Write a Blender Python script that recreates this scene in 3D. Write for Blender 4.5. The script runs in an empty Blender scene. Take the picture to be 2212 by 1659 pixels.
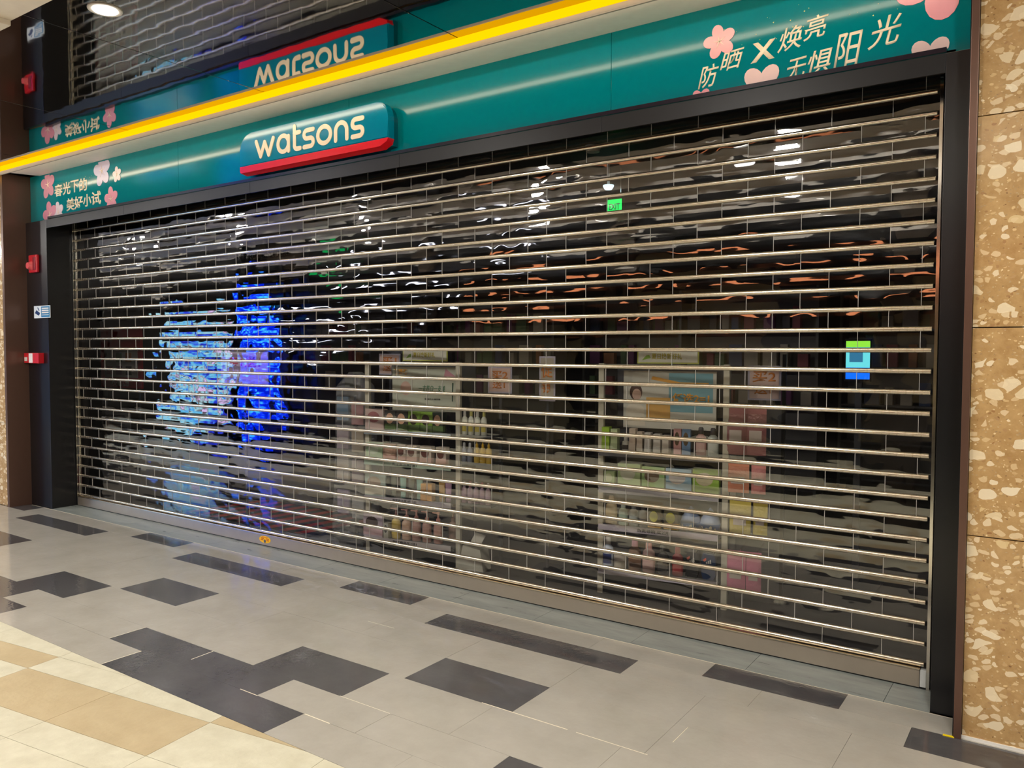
import bpy, bmesh, math, random
from mathutils import Vector, Matrix, Euler
random.seed(7)
sc = bpy.context.scene
col = sc.collection
R = math.radians

# ------------------------------------------------------------------ camera, world, exposure
cam = bpy.data.cameras.new('camera')
cam.sensor_fit = 'HORIZONTAL'; cam.sensor_width = 36.0
cam.lens = 36.0 * 1735.62 / 2212.0
cam.clip_start = 0.05; cam.clip_end = 80
camo = bpy.data.objects.new('camera', cam); col.objects.link(camo)
YAW, PIT, ROL = 0.6074, -0.0420, 0.0023
fw = Vector((-math.sin(YAW)*math.cos(PIT), math.cos(YAW)*math.cos(PIT), math.sin(PIT)))
rt = Vector((math.cos(YAW), math.sin(YAW), 0)); up = rt.cross(fw)
r2 = rt*math.cos(ROL)+up*math.sin(ROL); u2 = up*math.cos(ROL)-rt*math.sin(ROL)
M = Matrix((r2, u2, -fw)).transposed().to_4x4(); M.translation = Vector((0, -3.9928, 1.5207))
camo.matrix_world = M
sc.camera = camo

wd = bpy.data.worlds.new('world'); sc.world = wd; wd.use_nodes = True
wd.node_tree.nodes['Background'].inputs[0].default_value = (1.0, 0.90, 0.76, 1)
wd.node_tree.nodes['Background'].inputs[1].default_value = 0.35
sc.view_settings.view_transform = 'Standard'; sc.view_settings.look = 'None'
sc.view_settings.gamma = 1.0; sc.view_settings.use_curve_mapping = False
sc.view_settings.exposure = 0.46
sc.cycles.max_bounces = 8; sc.cycles.glossy_bounces = 5; sc.cycles.diffuse_bounces = 3
sc.cycles.transparent_max_bounces = 12; sc.cycles.transmission_bounces = 2
sc.cycles.caustics_reflective = False; sc.cycles.caustics_refractive = False
sc.cycles.sample_clamp_indirect = 4.0
sc.cycles.use_denoising = True

ZC = 3.185         # height of the black mirror ceiling
YOP = -4.75        # shopfronts across the corridor
CORR = (1.0, 0.962, 0.905)
def spot(x, y, z, power, angle=150, size=.09, colr=CORR, tilt=0):
    l = bpy.data.lights.new('downlight_lamp', 'SPOT'); l.energy = power; l.color = colr
    l.spot_size = R(angle); l.spot_blend = .6; l.shadow_soft_size = size
    o = bpy.data.objects.new('downlight_lamp', l); col.objects.link(o); o.location = (x, y, z); o.rotation_euler = (R(tilt), 0, 0)
    return o
NEAR_LIGHTS = [(x, -1.84) for x in (-9.75, -7.8, -5.85, -3.93, -1.98, -0.03, 1.92)]
FAR_LIGHTS = [(x, y) for y in (-3.0, -4.2) for x in (-14.5, -12.0, -9.5, -7.0, -4.5, -2.0, .5, 3.0)]
P_NEAR, P_FAR = 45, 100

ul = bpy.data.lights.new('added_uplight', 'AREA'); ul.shape = 'RECTANGLE'; ul.size = 21; ul.size_y = .12; ul.energy = 420; ul.color = CORR  # unseen uplight, added to brighten the cream ceiling and soften the light
uo = bpy.data.objects.new('added_uplight', ul); col.objects.link(uo); uo.location = (-6.6, YOP+.22, 2.42); uo.rotation_euler = (R(180-22), 0, 0)
# ------------------------------------------------------------------ materials
def lin(c):
    return tuple(((v/255)/12.92 if v/255 <= .04045 else ((v/255+.055)/1.055)**2.4) for v in c)
_m = {}
def mat(name, rgb, rough=.5, metal=0, emit=0, spec=.5, noise=0, scale=20, bump=0, bscale=30, alpha=1):
    """procedural principled material; rgb in 0-255 as seen"""
    if name in _m: return _m[name]
    m = bpy.data.materials.new(name); m.use_nodes = True; nt = m.node_tree; b = nt.nodes['Principled BSDF']
    c = lin(rgb)
    b.inputs['Base Color'].default_value = (*c, 1); b.inputs['Roughness'].default_value = rough
    b.inputs['Metallic'].default_value = metal; b.inputs['Specular IOR Level'].default_value = spec
    if alpha < 1: b.inputs['Alpha'].default_value = alpha
    if emit:
        b.inputs['Emission Color'].default_value = (*c, 1); b.inputs['Emission Strength'].default_value = emit
    geo = nt.nodes.new('ShaderNodeNewGeometry')
    n = nt.nodes.new('ShaderNodeTexNoise'); n.inputs['Scale'].default_value = scale; n.inputs['Detail'].default_value = 4
    nt.links.new(geo.outputs['Position'], n.inputs['Vector'])
    amt = noise if noise else .06
    mx = nt.nodes.new('ShaderNodeMix'); mx.data_type = 'RGBA'
    mx.inputs['A'].default_value = (*[v*(1-amt) for v in c], 1)
    mx.inputs['B'].default_value = (*[min(1, v*(1+amt)) for v in c], 1)
    nt.links.new(n.outputs['Fac'], mx.inputs['Factor']); nt.links.new(mx.outputs['Result'], b.inputs['Base Color'])
    if bump:
        n2 = nt.nodes.new('ShaderNodeTexNoise'); n2.inputs['Scale'].default_value = bscale; n2.inputs['Detail'].default_value = 2
        nt.links.new(geo.outputs['Position'], n2.inputs['Vector'])
        bp = nt.nodes.new('ShaderNodeBump'); bp.inputs['Strength'].default_value = 1; bp.inputs['Distance'].default_value = bump
        nt.links.new(n2.outputs['Fac'], bp.inputs['Height']); nt.links.new(bp.outputs['Normal'], b.inputs['Normal'])
    _m[name] = m; return m

def terrazzo():
    m = bpy.data.materials.new('terrazzo'); m.use_nodes = True; nt = m.node_tree; N = nt.nodes; L = nt.links
    b = N['Principled BSDF']; b.inputs['Roughness'].default_value = .16
    geo = N.new('ShaderNodeNewGeometry')
    nz = N.new('ShaderNodeTexNoise'); nz.inputs['Scale'].default_value = 9; nz.inputs['Detail'].default_value = 3
    L.new(geo.outputs['Position'], nz.inputs['Vector'])
    wp = N.new('ShaderNodeVectorMath'); wp.operation = 'MULTIPLY_ADD'; wp.inputs[1].default_value = (.05, .05, .05)
    L.new(nz.outputs['Color'], wp.inputs[0]); L.new(geo.outputs['Position'], wp.inputs[2])
    base = N.new('ShaderNodeMix'); base.data_type = 'RGBA'
    base.inputs['A'].default_value = (*lin((162, 126, 80)), 1); base.inputs['B'].default_value = (*lin((192, 158, 108)), 1)
    nb = N.new('ShaderNodeTexNoise'); nb.inputs['Scale'].default_value = 14; nb.inputs['Detail'].default_value = 8; nb.inputs['Roughness'].default_value = .7
    L.new(geo.outputs['Position'], nb.inputs['Vector']); 
    mr = N.new('ShaderNodeMapRange'); mr.inputs[1].default_value = .3; mr.inputs[2].default_value = .7
    L.new(nb.outputs['Fac'], mr.inputs[0]); L.new(mr.outputs[0], base.inputs['Factor'])
    prev = base.outputs['Result']
    for sc_, edge, thr, squash, ca, cb, rad in ((110, .12, .80, 1.3, (232, 210, 165), (120, 84, 52), .45),
                                           (48, .10, .76, 1.5, (226, 196, 145), (146, 104, 66), .42),
                                           (26, .10, .60, 1.5, (238, 222, 190), (206, 174, 124), .5),
                                           (14, .12, .62, 1.35, (240, 226, 196), (216, 190, 140), .5)):
        mp = N.new('ShaderNodeMapping'); mp.inputs['Scale'].default_value = (sc_, sc_, sc_*squash)
        mp.inputs['Rotation'].default_value = (0, .35*sc_ % 1.0, 0); L.new(wp.outputs[0], mp.inputs[0])
        v = N.new('ShaderNodeTexVoronoi'); v.inputs['Scale'].default_value = 1; L.new(mp.outputs[0], v.inputs['Vector'])
        e = N.new('ShaderNodeTexVoronoi'); e.feature = 'DISTANCE_TO_EDGE'; e.inputs['Scale'].default_value = 1; L.new(mp.outputs[0], e.inputs['Vector'])
        g = N.new('ShaderNodeMath'); g.operation = 'GREATER_THAN'; g.inputs[1].default_value = edge; L.new(e.outputs['Distance'], g.inputs[0])
        lt = N.new('ShaderNodeMath'); lt.operation = 'LESS_THAN'; lt.inputs[1].default_value = rad; L.new(v.outputs['Distance'], lt.inputs[0])
        g2 = N.new('ShaderNodeMath'); g2.operation = 'MULTIPLY'; L.new(g.outputs[0], g2.inputs[0]); L.new(lt.outputs[0], g2.inputs[1]); g = g2
        s = N.new('ShaderNodeSeparateColor'); L.new(v.outputs['Color'], s.inputs[0])
        t = N.new('ShaderNodeMath'); t.operation = 'GREATER_THAN'; t.inputs[1].default_value = thr; L.new(s.outputs[0], t.inputs[0])
        k = N.new('ShaderNodeMath'); k.operation = 'MULTIPLY'; L.new(g.outputs[0], k.inputs[0]); L.new(t.outputs[0], k.inputs[1])
        k2 = N.new('ShaderNodeMath'); k2.operation = 'MULTIPLY'; k2.inputs[1].default_value = .85; L.new(k.outputs[0], k2.inputs[0])
        cm = N.new('ShaderNodeMix'); cm.data_type = 'RGBA'; cm.inputs['A'].default_value = (*lin(ca), 1); cm.inputs['B'].default_value = (*lin(cb), 1)
        L.new(s.outputs[1], cm.inputs['Factor'])
        o = N.new('ShaderNodeMix'); o.data_type = 'RGBA'; L.new(k2.outputs[0], o.inputs['Factor']); L.new(prev, o.inputs['A']); L.new(cm.outputs['Result'], o.inputs['B'])
        prev = o.outputs['Result']
    L.new(prev, b.inputs['Base Color']); return m

def clear_panel():
    """clear polycarbonate: transparent with a fresnel gloss whose surface is slightly wavy"""
    m = bpy.data.materials.new('clear_polycarbonate'); m.use_nodes = True; nt = m.node_tree; N = nt.nodes; L = nt.links
    N.clear(); out = N.new('ShaderNodeOutputMaterial')
    geo = N.new('ShaderNodeNewGeometry')
    mp = N.new('ShaderNodeMapping'); mp.inputs['Scale'].default_value = (1, 1, 2.2); L.new(geo.outputs['Position'], mp.inputs[0])
    n1 = N.new('ShaderNodeTexNoise'); n1.inputs['Scale'].default_value = 4.5; n1.inputs['Detail'].default_value = 1.0; L.new(mp.outputs[0], n1.inputs['Vector'])
    n2 = N.new('ShaderNodeTexNoise'); n2.inputs['Scale'].default_value = 2.3; n2.inputs['Detail'].default_value = 0; L.new(geo.outputs['Position'], n2.inputs['Vector'])
    mr = N.new('ShaderNodeMapRange'); mr.inputs[1].default_value = .45; mr.inputs[2].default_value = .75; mr.inputs[3].default_value = .28; mr.inputs[4].default_value = 1
    L.new(n2.outputs['Fac'], mr.inputs[0])
    mu = N.new('ShaderNodeMath'); mu.operation = 'MULTIPLY'; L.new(n1.outputs['Fac'], mu.inputs[0]); L.new(mr.outputs[0], mu.inputs[1])
    bp = N.new('ShaderNodeBump'); bp.inputs['Strength'].default_value = 1; bp.inputs['Distance'].default_value = .0075; L.new(mu.outputs[0], bp.inputs['Height'])
    dt = N.new('ShaderNodeVectorMath'); dt.operation = 'DOT_PRODUCT'; L.new(geo.outputs['Normal'], dt.inputs[0]); L.new(geo.outputs['Incoming'], dt.inputs[1])
    def mth(op, a, b=None):
        q = N.new('ShaderNodeMath'); q.operation = op
        for i_, v_ in enumerate((a, b)):
            if v_ is None: continue
            if isinstance(v_, (int, float)): q.inputs[i_].default_value = v_
            else: L.new(v_, q.inputs[i_])
        return q.outputs[0]
    fr = mth('ADD', mth('MULTIPLY', mth('POWER', mth('SUBTRACT', 1.0, mth('ABSOLUTE', dt.outputs['Value'])), 5.0), .90), .10)
    gl = N.new('ShaderNodeBsdfGlossy'); gl.inputs['Roughness'].default_value = .02; L.new(bp.outputs[0], gl.inputs['Normal'])
    tr = N.new('ShaderNodeBsdfTransparent'); tr.inputs[0].default_value = (.93, .93, .92, 1)
    mx = N.new('ShaderNodeMixShader'); L.new(fr, mx.inputs[0]); L.new(tr.outputs[0], mx.inputs[1]); L.new(gl.outputs[0], mx.inputs[2])
    L.new(mx.outputs[0], out.inputs[0]); return m

def plastic_film():
    m = bpy.data.materials.new('clear_plastic_film'); m.use_nodes = True; nt = m.node_tree; N = nt.nodes; L = nt.links
    N.clear(); out = N.new('ShaderNodeOutputMaterial')
    geo = N.new('ShaderNodeNewGeometry'); n1 = N.new('ShaderNodeTexNoise'); n1.inputs['Scale'].default_value = 11; L.new(geo.outputs['Position'], n1.inputs['Vector'])
    bp = N.new('ShaderNodeBump'); bp.inputs['Distance'].default_value = .05; L.new(n1.outputs['Fac'], bp.inputs['Height'])
    gl = N.new('ShaderNodeBsdfPrincipled'); gl.inputs['Roughness'].default_value = .12; gl.inputs['Base Color'].default_value = (.6, .6, .6, 1); L.new(bp.outputs[0], gl.inputs['Normal'])
    tr = N.new('ShaderNodeBsdfTransparent'); mx = N.new('ShaderNodeMixShader'); mx.inputs[0].default_value = .3
    L.new(tr.outputs[0], mx.inputs[1]); L.new(gl.outputs[0], mx.inputs[2]); L.new(mx.outputs[0], out.inputs[0]); return m

def emit_mat(name, rgb, s):
    if name in _m: return _m[name]
    m = bpy.data.materials.new(name); m.use_nodes = True; nt = m.node_tree; nt.nodes.clear()
    o = nt.nodes.new('ShaderNodeOutputMaterial'); e = nt.nodes.new('ShaderNodeEmission')
    e.inputs[0].default_value = (*lin(rgb), 1); e.inputs[1].default_value = s; nt.links.new(e.outputs[0], o.inputs[0])
    _m[name] = m; return m

def screen_mat():
    """lit advertising screens: blue, cyan and lavender shapes"""
    m = bpy.data.materials.new('led_screen_picture'); m.use_nodes = True; nt = m.node_tree; N = nt.nodes; L = nt.links; N.clear()
    o = N.new('ShaderNodeOutputMaterial'); e = N.new('ShaderNodeEmission'); e.inputs[1].default_value = 4.0
    g = N.new('ShaderNodeNewGeometry'); n = N.new('ShaderNodeTexNoise'); n.inputs['Scale'].default_value = 2.2; n.inputs['Detail'].default_value = 3
    L.new(g.outputs['Position'], n.inputs['Vector'])
    r = N.new('ShaderNodeValToRGB'); cr = r.color_ramp; cr.elements[0].position = .32; cr.elements[0].color = (.01, .01, .06, 1)
    cr.elements[1].position = .66; cr.elements[1].color = (.75, .55, .95, 1)
    for p, c in ((.42, (.03, .05, .8)), (.50, (.12, .55, .9)), (.57, (.45, .7, .75)), (.61, (.08, .03, .05))):
        x = cr.elements.new(p); x.color = (*c, 1)
    L.new(n.outputs['Fac'], r.inputs[0]); L.new(r.outputs[0], e.inputs[0]); L.new(e.outputs[0], o.inputs[0]); return m

def blue_mat():
    m = bpy.data.materials.new('blue_column_light'); m.use_nodes = True; nt = m.node_tree; N = nt.nodes; L = nt.links; N.clear()
    o = N.new('ShaderNodeOutputMaterial'); e = N.new('ShaderNodeEmission'); e.inputs[1].default_value = 6.0
    g = N.new('ShaderNodeNewGeometry'); n = N.new('ShaderNodeTexNoise'); n.inputs['Scale'].default_value = 6; n.inputs['Detail'].default_value = 2
    L.new(g.outputs['Position'], n.inputs['Vector'])
    r = N.new('ShaderNodeValToRGB'); cr = r.color_ramp; cr.elements[0].position = .45; cr.elements[0].color = (.0, .01, .5, 1)
    cr.elements[1].position = .66; cr.elements[1].color = (.05, .5, 1, 1); x = cr.elements.new(.56); x.color = (.005, .03, 1, 1)
    L.new(n.outputs['Fac'], r.inputs[0]); L.new(r.outputs[0], e.inputs[0]); L.new(e.outputs[0], o.inputs[0]); return m
def mirror_ceiling():
    m = bpy.data.materials.new('black_mirror_metal'); m.use_nodes = True; nt = m.node_tree; N = nt.nodes; L = nt.links
    b = N['Principled BSDF']; b.inputs['Base Color'].default_value = (.44, .425, .40, 1); b.inputs['Metallic'].default_value = 1; b.inputs['Roughness'].default_value = .03
    g = N.new('ShaderNodeNewGeometry'); n = N.new('ShaderNodeTexNoise'); n.inputs['Scale'].default_value = 4.0; n.inputs['Detail'].default_value = 1.5
    L.new(g.outputs['Position'], n.inputs['Vector'])
    bp = N.new('ShaderNodeBump'); bp.inputs['Distance'].default_value = .0007; L.new(n.outputs['Fac'], bp.inputs['Height']); L.new(bp.outputs[0], b.inputs['Normal'])
    return m

def stone(name, a, b_, rough=.22, sc_=3.0, bump=.0006, streak=1):
    m = bpy.data.materials.new(name); m.use_nodes = True; nt = m.node_tree; N = nt.nodes; L = nt.links
    b = N['Principled BSDF']; b.inputs['Specular IOR Level'].default_value = .5
    g = N.new('ShaderNodeNewGeometry'); mp = N.new('ShaderNodeMapping'); mp.inputs['Scale'].default_value = (1, streak, 1); L.new(g.outputs['Position'], mp.inputs[0])
    n = N.new('ShaderNodeTexNoise'); n.inputs['Scale'].default_value = sc_; n.inputs['Detail'].default_value = 8; n.inputs['Roughness'].default_value = .65; L.new(mp.outputs[0], n.inputs['Vector'])
    mx = N.new('ShaderNodeMix'); mx.data_type = 'RGBA'; mx.inputs['A'].default_value = (*lin(a), 1); mx.inputs['B'].default_value = (*lin(b_), 1)
    mr = N.new('ShaderNodeMapRange'); mr.inputs[1].default_value = .3; mr.inputs[2].default_value = .7; L.new(n.outputs['Fac'], mr.inputs[0]); L.new(mr.outputs[0], mx.inputs['Factor'])
    L.new(mx.outputs['Result'], b.inputs['Base Color'])
    r = N.new('ShaderNodeMapRange'); r.inputs[3].default_value = rough*.7; r.inputs[4].default_value = rough*1.3; L.new(n.outputs['Fac'], r.inputs[0]); L.new(r.outputs[0], b.inputs['Roughness'])
    n2 = N.new('ShaderNodeTexNoise'); n2.inputs['Scale'].default_value = 45; n2.inputs['Detail'].default_value = 3; L.new(g.outputs['Position'], n2.inputs['Vector'])
    bp = N.new('ShaderNodeBump'); bp.inputs['Distance'].default_value = bump; L.new(n2.outputs['Fac'], bp.inputs['Height']); L.new(bp.outputs[0], b.inputs['Normal'])
    return m

TERR = terrazzo(); CLEAR = clear_panel(); FILM = plastic_film(); MIRR = mirror_ceiling(); SCREEN = screen_mat()
GREY = stone('grey_floor_tile', (160, 155, 144), (176, 171, 160), .075)
DARK = stone('dark_floor_tile', (68, 67, 68), (84, 83, 83), .08)
CREAM = stone('cream_floor_tile', (188, 182, 158), (208, 203, 180), .5, 9, .002)
TAN = stone('tan_floor_tile', (172, 154, 120), (188, 171, 136), .42, 9, .0015)
THRESH = stone('threshold_stone', (116, 122, 118), (150, 156, 150), .3, 4, .0004, 5)
GROUT = mat('grout', (150, 142, 128), .8)
GROUTC = mat('cream_grout', (196, 180, 140), .8)
BLACKM = mat('black_powder_coated_metal', (16, 17, 20), .28, 0, spec=.5)
LINTM = mat('dark_grey_metal', (25, 25, 26), .36, 0, spec=.3)
BRONZE = mat('bronze_metal', (104, 78, 66), .3, .5)
STEEL = mat('champagne_aluminium', (236, 226, 208), .22, 1.0)
CHROME = mat('chrome_rail', (225, 222, 215), .15, 1.0)
BAR = mat('brushed_aluminium_bar', (190, 178, 162), .30, .75)
TEAL = mat('teal_gloss_acrylic', (0, 118, 124), .10, spec=.3, bump=.0004, bscale=4)
TEALS = mat('sign_teal', (0, 126, 152), .12, spec=.6)
REDS = mat('sign_red', (226, 22, 34), .2)
CREAMW = mat('letter_cream', (250, 230, 196), .35)
SOFF = mat('cream_soffit_paint', (250, 240, 226), .55)
YELL = emit_mat('yellow_lit_strip', (255, 184, 2), 1.15)
WHITE = mat('white_plastic', (232, 228, 220), .35)
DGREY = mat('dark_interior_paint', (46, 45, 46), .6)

# ------------------------------------------------------------------ mesh helpers
def finish(bm, name, m, parent=None, smooth=False, loc=None):
    bmesh.ops.recalc_face_normals(bm, faces=bm.faces)
    me = bpy.data.meshes.new(name); bm.to_mesh(me); bm.free()
    for x in (m if isinstance(m, (list, tuple)) else [m]): me.materials.append(x)
    if smooth:
        for p in me.polygons: p.use_smooth = True
        me.set_sharp_from_angle(angle=R(40))
    o = bpy.data.objects.new(name, me); col.objects.link(o)
    if parent: o.parent = parent
    if loc: o.location = loc
    return o
def ab(bm, x0, x1, y0, y1, z0, z1, bev=0, mi=0):
    vs = [bm.verts.new((x, y, z)) for x in (x0, x1) for y in (y0, y1) for z in (z0, z1)]
    fs = [bm.faces.new([vs[i] for i in f]) for f in ((0,1,3,2), (4,6,7,5), (0,4,5,1), (2,3,7,6), (0,2,6,4), (1,5,7,3))]
    for f in fs: f.material_index = mi
    if bev:
        es = list({e for f in fs for e in f.edges})
        r = bmesh.ops.bevel(bm, geom=es, offset=bev, segments=2, affect='EDGES', profile=.6)
        for f in r['faces']: f.material_index = mi
def box(name, x0, x1, y0, y1, z0, z1, m, parent=None, bev=0):
    bm = bmesh.new(); ab(bm, x0, x1, y0, y1, z0, z1, bev); return finish(bm, name, m, parent)
def lathe(bm, prof, seg=16, cx=0, cy=0, cz=0, axis='z', sx=1, sy=1):
    rings = []
    for r_, h in prof:
        ring = []
        for i in range(seg):
            a = 2*math.pi*i/seg; p = (r_*math.cos(a)*sx, r_*math.sin(a)*sy, h)
            if axis == 'x': p = (p[2], p[0], p[1])
            if axis == 'y': p = (p[0], p[2], p[1])
            ring.append(bm.verts.new((p[0]+cx, p[1]+cy, p[2]+cz)))
        rings.append(ring)
    for a, b in zip(rings, rings[1:]):
        for i in range(seg): bm.faces.new((a[i], a[(i+1) % seg], b[(i+1) % seg], b[i]))
    bm.faces.new(rings[0][::-1]); bm.faces.new(rings[-1])
def lobj(name, prof, m, parent=None, seg=16, **k):
    bm = bmesh.new(); lathe(bm, prof, seg, **k); return finish(bm, name, m, parent, True)
def prism(bm, pts, y0, y1):
    """polygon in x-z extruded between y0 and y1"""
    a = [bm.verts.new((x, y0, z)) for x, z in pts]; b = [bm.verts.new((x, y1, z)) for x, z in pts]
    n = len(pts); bm.faces.new(a); bm.faces.new(b[::-1])
    for i in range(n): bm.faces.new((a[i], b[i], b[(i+1) % n], a[(i+1) % n]))
def clip(pts, lo=None, hi=None, xhi=None):
    for k, lim, s in ((1, lo, 1), (1, hi, -1), (0, xhi, -1)):
        if lim is None: continue
        out = []
        for i in range(len(pts)):
            p, q = pts[i], pts[(i+1) % len(pts)]
            dp, dq = s*(p[k]-lim), s*(q[k]-lim)
            if dp >= 0: out.append(p)
            if (dp >= 0) != (dq >= 0):
                t = dp/(dp-dq); out.append((p[0]+(q[0]-p[0])*t, p[1]+(q[1]-p[1])*t))
        pts = out
        if len(pts) < 3: return []
    return pts
def stroke(bm, pts, w, y0, y1):
    """round-ended flat ribbon along a polyline in x-z, one continuous shell"""
    closed = math.hypot(pts[0][0]-pts[-1][0], pts[0][1]-pts[-1][1]) < 1e-5
    P = pts[:-1] if closed else pts; n = len(P); Lf, Rt = [], []
    for i in range(n):
        a = P[i-1] if (i or closed) else P[i]; b = P[(i+1) % n] if (i < n-1 or closed) else P[i]
        dx, dz = b[0]-a[0], b[1]-a[1]; d = math.hypot(dx, dz) or 1
        Lf.append((P[i][0]-dz/d*w/2, P[i][1]+dx/d*w/2)); Rt.append((P[i][0]+dz/d*w/2, P[i][1]-dx/d*w/2))
    if closed:
        F = [[bm.verts.new((x, y, z)) for x, z in q] for q in (Lf, Rt) for y in (y0, y1)]
        for i in range(n):
            k = (i+1) % n
            bm.faces.new((F[0][i], F[0][k], F[2][k], F[2][i])); bm.faces.new((F[1][k], F[1][i], F[3][i], F[3][k]))
            bm.faces.new((F[0][k], F[0][i], F[1][i], F[1][k])); bm.faces.new((F[2][i], F[2][k], F[3][k], F[3][i]))
        return
    def cap(c, frm):
        a0 = math.atan2(frm[1]-c[1], frm[0]-c[0]); return [(c[0]+w/2*math.cos(a0-math.pi*j/8), c[1]+w/2*math.sin(a0-math.pi*j/8)) for j in range(1, 8)]
    prism(bm, Lf+cap(P[-1], Lf[-1])+Rt[::-1]+cap(P[0], Rt[0]), y0, y1)
def arc(cx, cz, rx, rz, a0, a1, n=14):
    return [(cx+rx*math.cos(R(a0+(a1-a0)*i/n)), cz+rz*math.sin(R(a0+(a1-a0)*i/n))) for i in range(n+1)]
def text(s, x0, x1, z0, z1, y, m, name='lettering', parent=None, bold=.02, shear=0, rot=0, depth=.0015, M4=None):
    """flat lettering facing -y, fitted to a box"""
    c = bpy.data.curves.new(name, 'FONT'); c.body = s; c.offset = bold; c.shear = shear; c.resolution_u = 4
    o = bpy.data.objects.new(name, c); col.objects.link(o)
    dg = bpy.context.evaluated_depsgraph_get(); me = bpy.data.meshes.new_from_object(o.evaluated_get(dg))
    bpy.data.objects.remove(o); me.name = name
    xs = [v.co.x for v in me.vertices]; ys = [v.co.y for v in me.vertices]
    ax, bx, ay, by = min(xs), max(xs), min(ys), max(ys)
    for v in me.vertices:
        u = (v.co.x-ax)/(bx-ax)-.5; w = (v.co.y-ay)/(by-ay)-.5
        X, Z = u*(x1-x0), w*(z1-z0); cr, sr = math.cos(rot), math.sin(rot)
        v.co = ((x0+x1)/2+X*cr-Z*sr, y-depth, (z0+z1)/2+X*sr+Z*cr)
    bm = bmesh.new(); bm.from_mesh(me); bpy.data.meshes.remove(me)
    fs = list(bm.faces); r = bmesh.ops.extrude_face_region(bm, geom=fs)
    for e in r['geom']:
        if isinstance(e, bmesh.types.BMVert): e.co.y += depth
    return finish(bm, name, m, parent)

def tag(o, label=None, cat=None, group=None, kind=None):
    if label: o['label'] = label
    if cat: o['category'] = cat
    if group: o['group'] = group
    if kind: o['kind'] = kind
    return o
def thing(name, label, cat, loc=(0, 0, 0), rz=0, group=None):
    o = bpy.data.objects.new(name, None); o.empty_display_size = .05; col.objects.link(o)
    o.location = loc; o.rotation_euler = (0, 0, rz); return tag(o, label, cat, group)
def struct(name, label=None): 
    o = bpy.data.objects.new(name, None); o.empty_display_size = .05; col.objects.link(o); o['kind'] = 'structure'
    if label: o['label'] = label
    return o
def sbox(name, *a, **k):
    o = box(name, *a, **k); o['kind'] = 'structure'; return o
_mc = {}
def shared(key, fn, name, m, parent, loc, rz=0):
    """object that shares its mesh with every other of the same key"""
    if key not in _mc:
        bm = bmesh.new(); fn(bm); o = finish(bm, name, m, parent); _mc[key] = o.data
    else:
        o = bpy.data.objects.new(name, _mc[key]); col.objects.link(o); o.parent = parent
    o.location = loc; o.rotation_euler = (0, 0, rz); return o

# ------------------------------------------------------------------ floor
fl = struct('floor')
box('screed', -18.5, 6.0, YOP-.3, .10, -.08, -.012, GROUT, fl)
TL = .6075; G = .0012
YR = [-.2657, -.4466, -.6428, -.9647, -1.2663, -1.5712, -1.778, -1.985]
DK = [(-8.67, 1), (-5.35+.0, 2), None, (-4.93, 1), (-3.2, 1), (-4.12, 2), (-3.81, 2)]   # a dark run per row and its length in tiles, period four tiles
DK[0] = (-3.81, 1)
for r in range(7):
    y1, y0 = YR[r], YR[r+1]
    ph = DK[r][0] if DK[r] else -4.93
    i0 = math.floor((-17-ph)/TL)
    x = ph+i0*TL; i = i0
    while x < 5:
        dark = DK[r] is not None and (i % 4) < DK[r][1]
        xa, xb = x+G/2, x+TL-G/2
        key = ('tile', r, dark)
        dy = y1-y0-G
        o = shared(key, lambda bm: ab(bm, -(TL-G)/2, (TL-G)/2, -dy/2, dy/2, -.012, 0), 'tile', DARK if dark else GREY, fl,
                   (x+TL/2, (y0+y1)/2, random.uniform(-.0003, .0003)))
        x += TL; i += 1
# cream and tan slabs, laid at a small angle and cut along the straight border
ang = math.atan2(.159, 1.205); U = Vector((math.cos(ang), math.sin(ang))); V = Vector((math.sin(ang), -math.cos(ang)))
O0 = Vector((-2.845, -2.052)); YB = -1.9862
def in_clip(poly, lim, below):
    out = []
    for i in range(len(poly)):
        p, q = poly[i], poly[(i+1) % len(poly)]
        dp, dq = (lim-p[1], lim-q[1]) if below else (p[1]-lim, q[1]-lim)
        if dp >= 0: out.append(p)
        if (dp >= 0) != (dq >= 0):
            t = dp/(dp-dq); out.append((p[0]+(q[0]-p[0])*t, p[1]+(q[1]-p[1])*t))
    return out
rows = []; v = -1.80; k = 0
seq = [.30, .15]
vv = 0.0; rows_pos = []
for k in range(16): h = (.305, .155)[k % 2]; rows_pos.append((vv, vv+h, k)); vv += h
vv = 0.0
for k in range(-1, -10, -1): h = (.305, .155)[k % 2]; rows_pos.append((vv-h, vv, k)); vv -= h
TANS = {(0, -2), (0, -1), (-1, -4), (-1, -3), (-1, 0), (-1, 1), (-2, -8), (-2, -7), (1, -5), (1, -6), (2, 2), (2, 3), (3, -1), (3, 0),
        (4, -5), (4, -4), (5, 2), (0, 5), (0, 6), (2, -3), (6, -2), (7, 1), (0, -9), (0, -10), (3, -7), (5, -8), (-1, 6), (2, 7)}
for v0, v1, k in rows_pos:
    for i in range(-20, 10):
        P4 = [O0+U*(i*TL+g)+V*(vq) for g, vq in ((.001, v0+.001), (TL-.001, v0+.001), (TL-.001, v1-.001), (.001, v1-.001))]
        pl = in_clip(in_clip([tuple(p) for p in P4], YB, True), YOP+.0, False)
        if len(pl) < 3: continue
        ar = abs(sum(a[0]*b[1]-b[0]*a[1] for a, b in zip(pl, pl[1:]+pl[:1])))/2
        if ar < 2e-4 or pl[0][0] < -14 or pl[0][0] > 4: continue
        bm = bmesh.new(); a = [bm.verts.new((x, y, 0)) for x, y in pl]; b = [bm.verts.new((x, y, -.012)) for x, y in pl]
        n = len(pl); bm.faces.new(a); bm.faces.new(b[::-1])
        for j in range(n): bm.faces.new((a[j], b[j], b[(j+1) % n], a[(j+1) % n]))
        finish(bm, 'tile', TAN if (k, i) in TANS else CREAM, fl)
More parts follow.
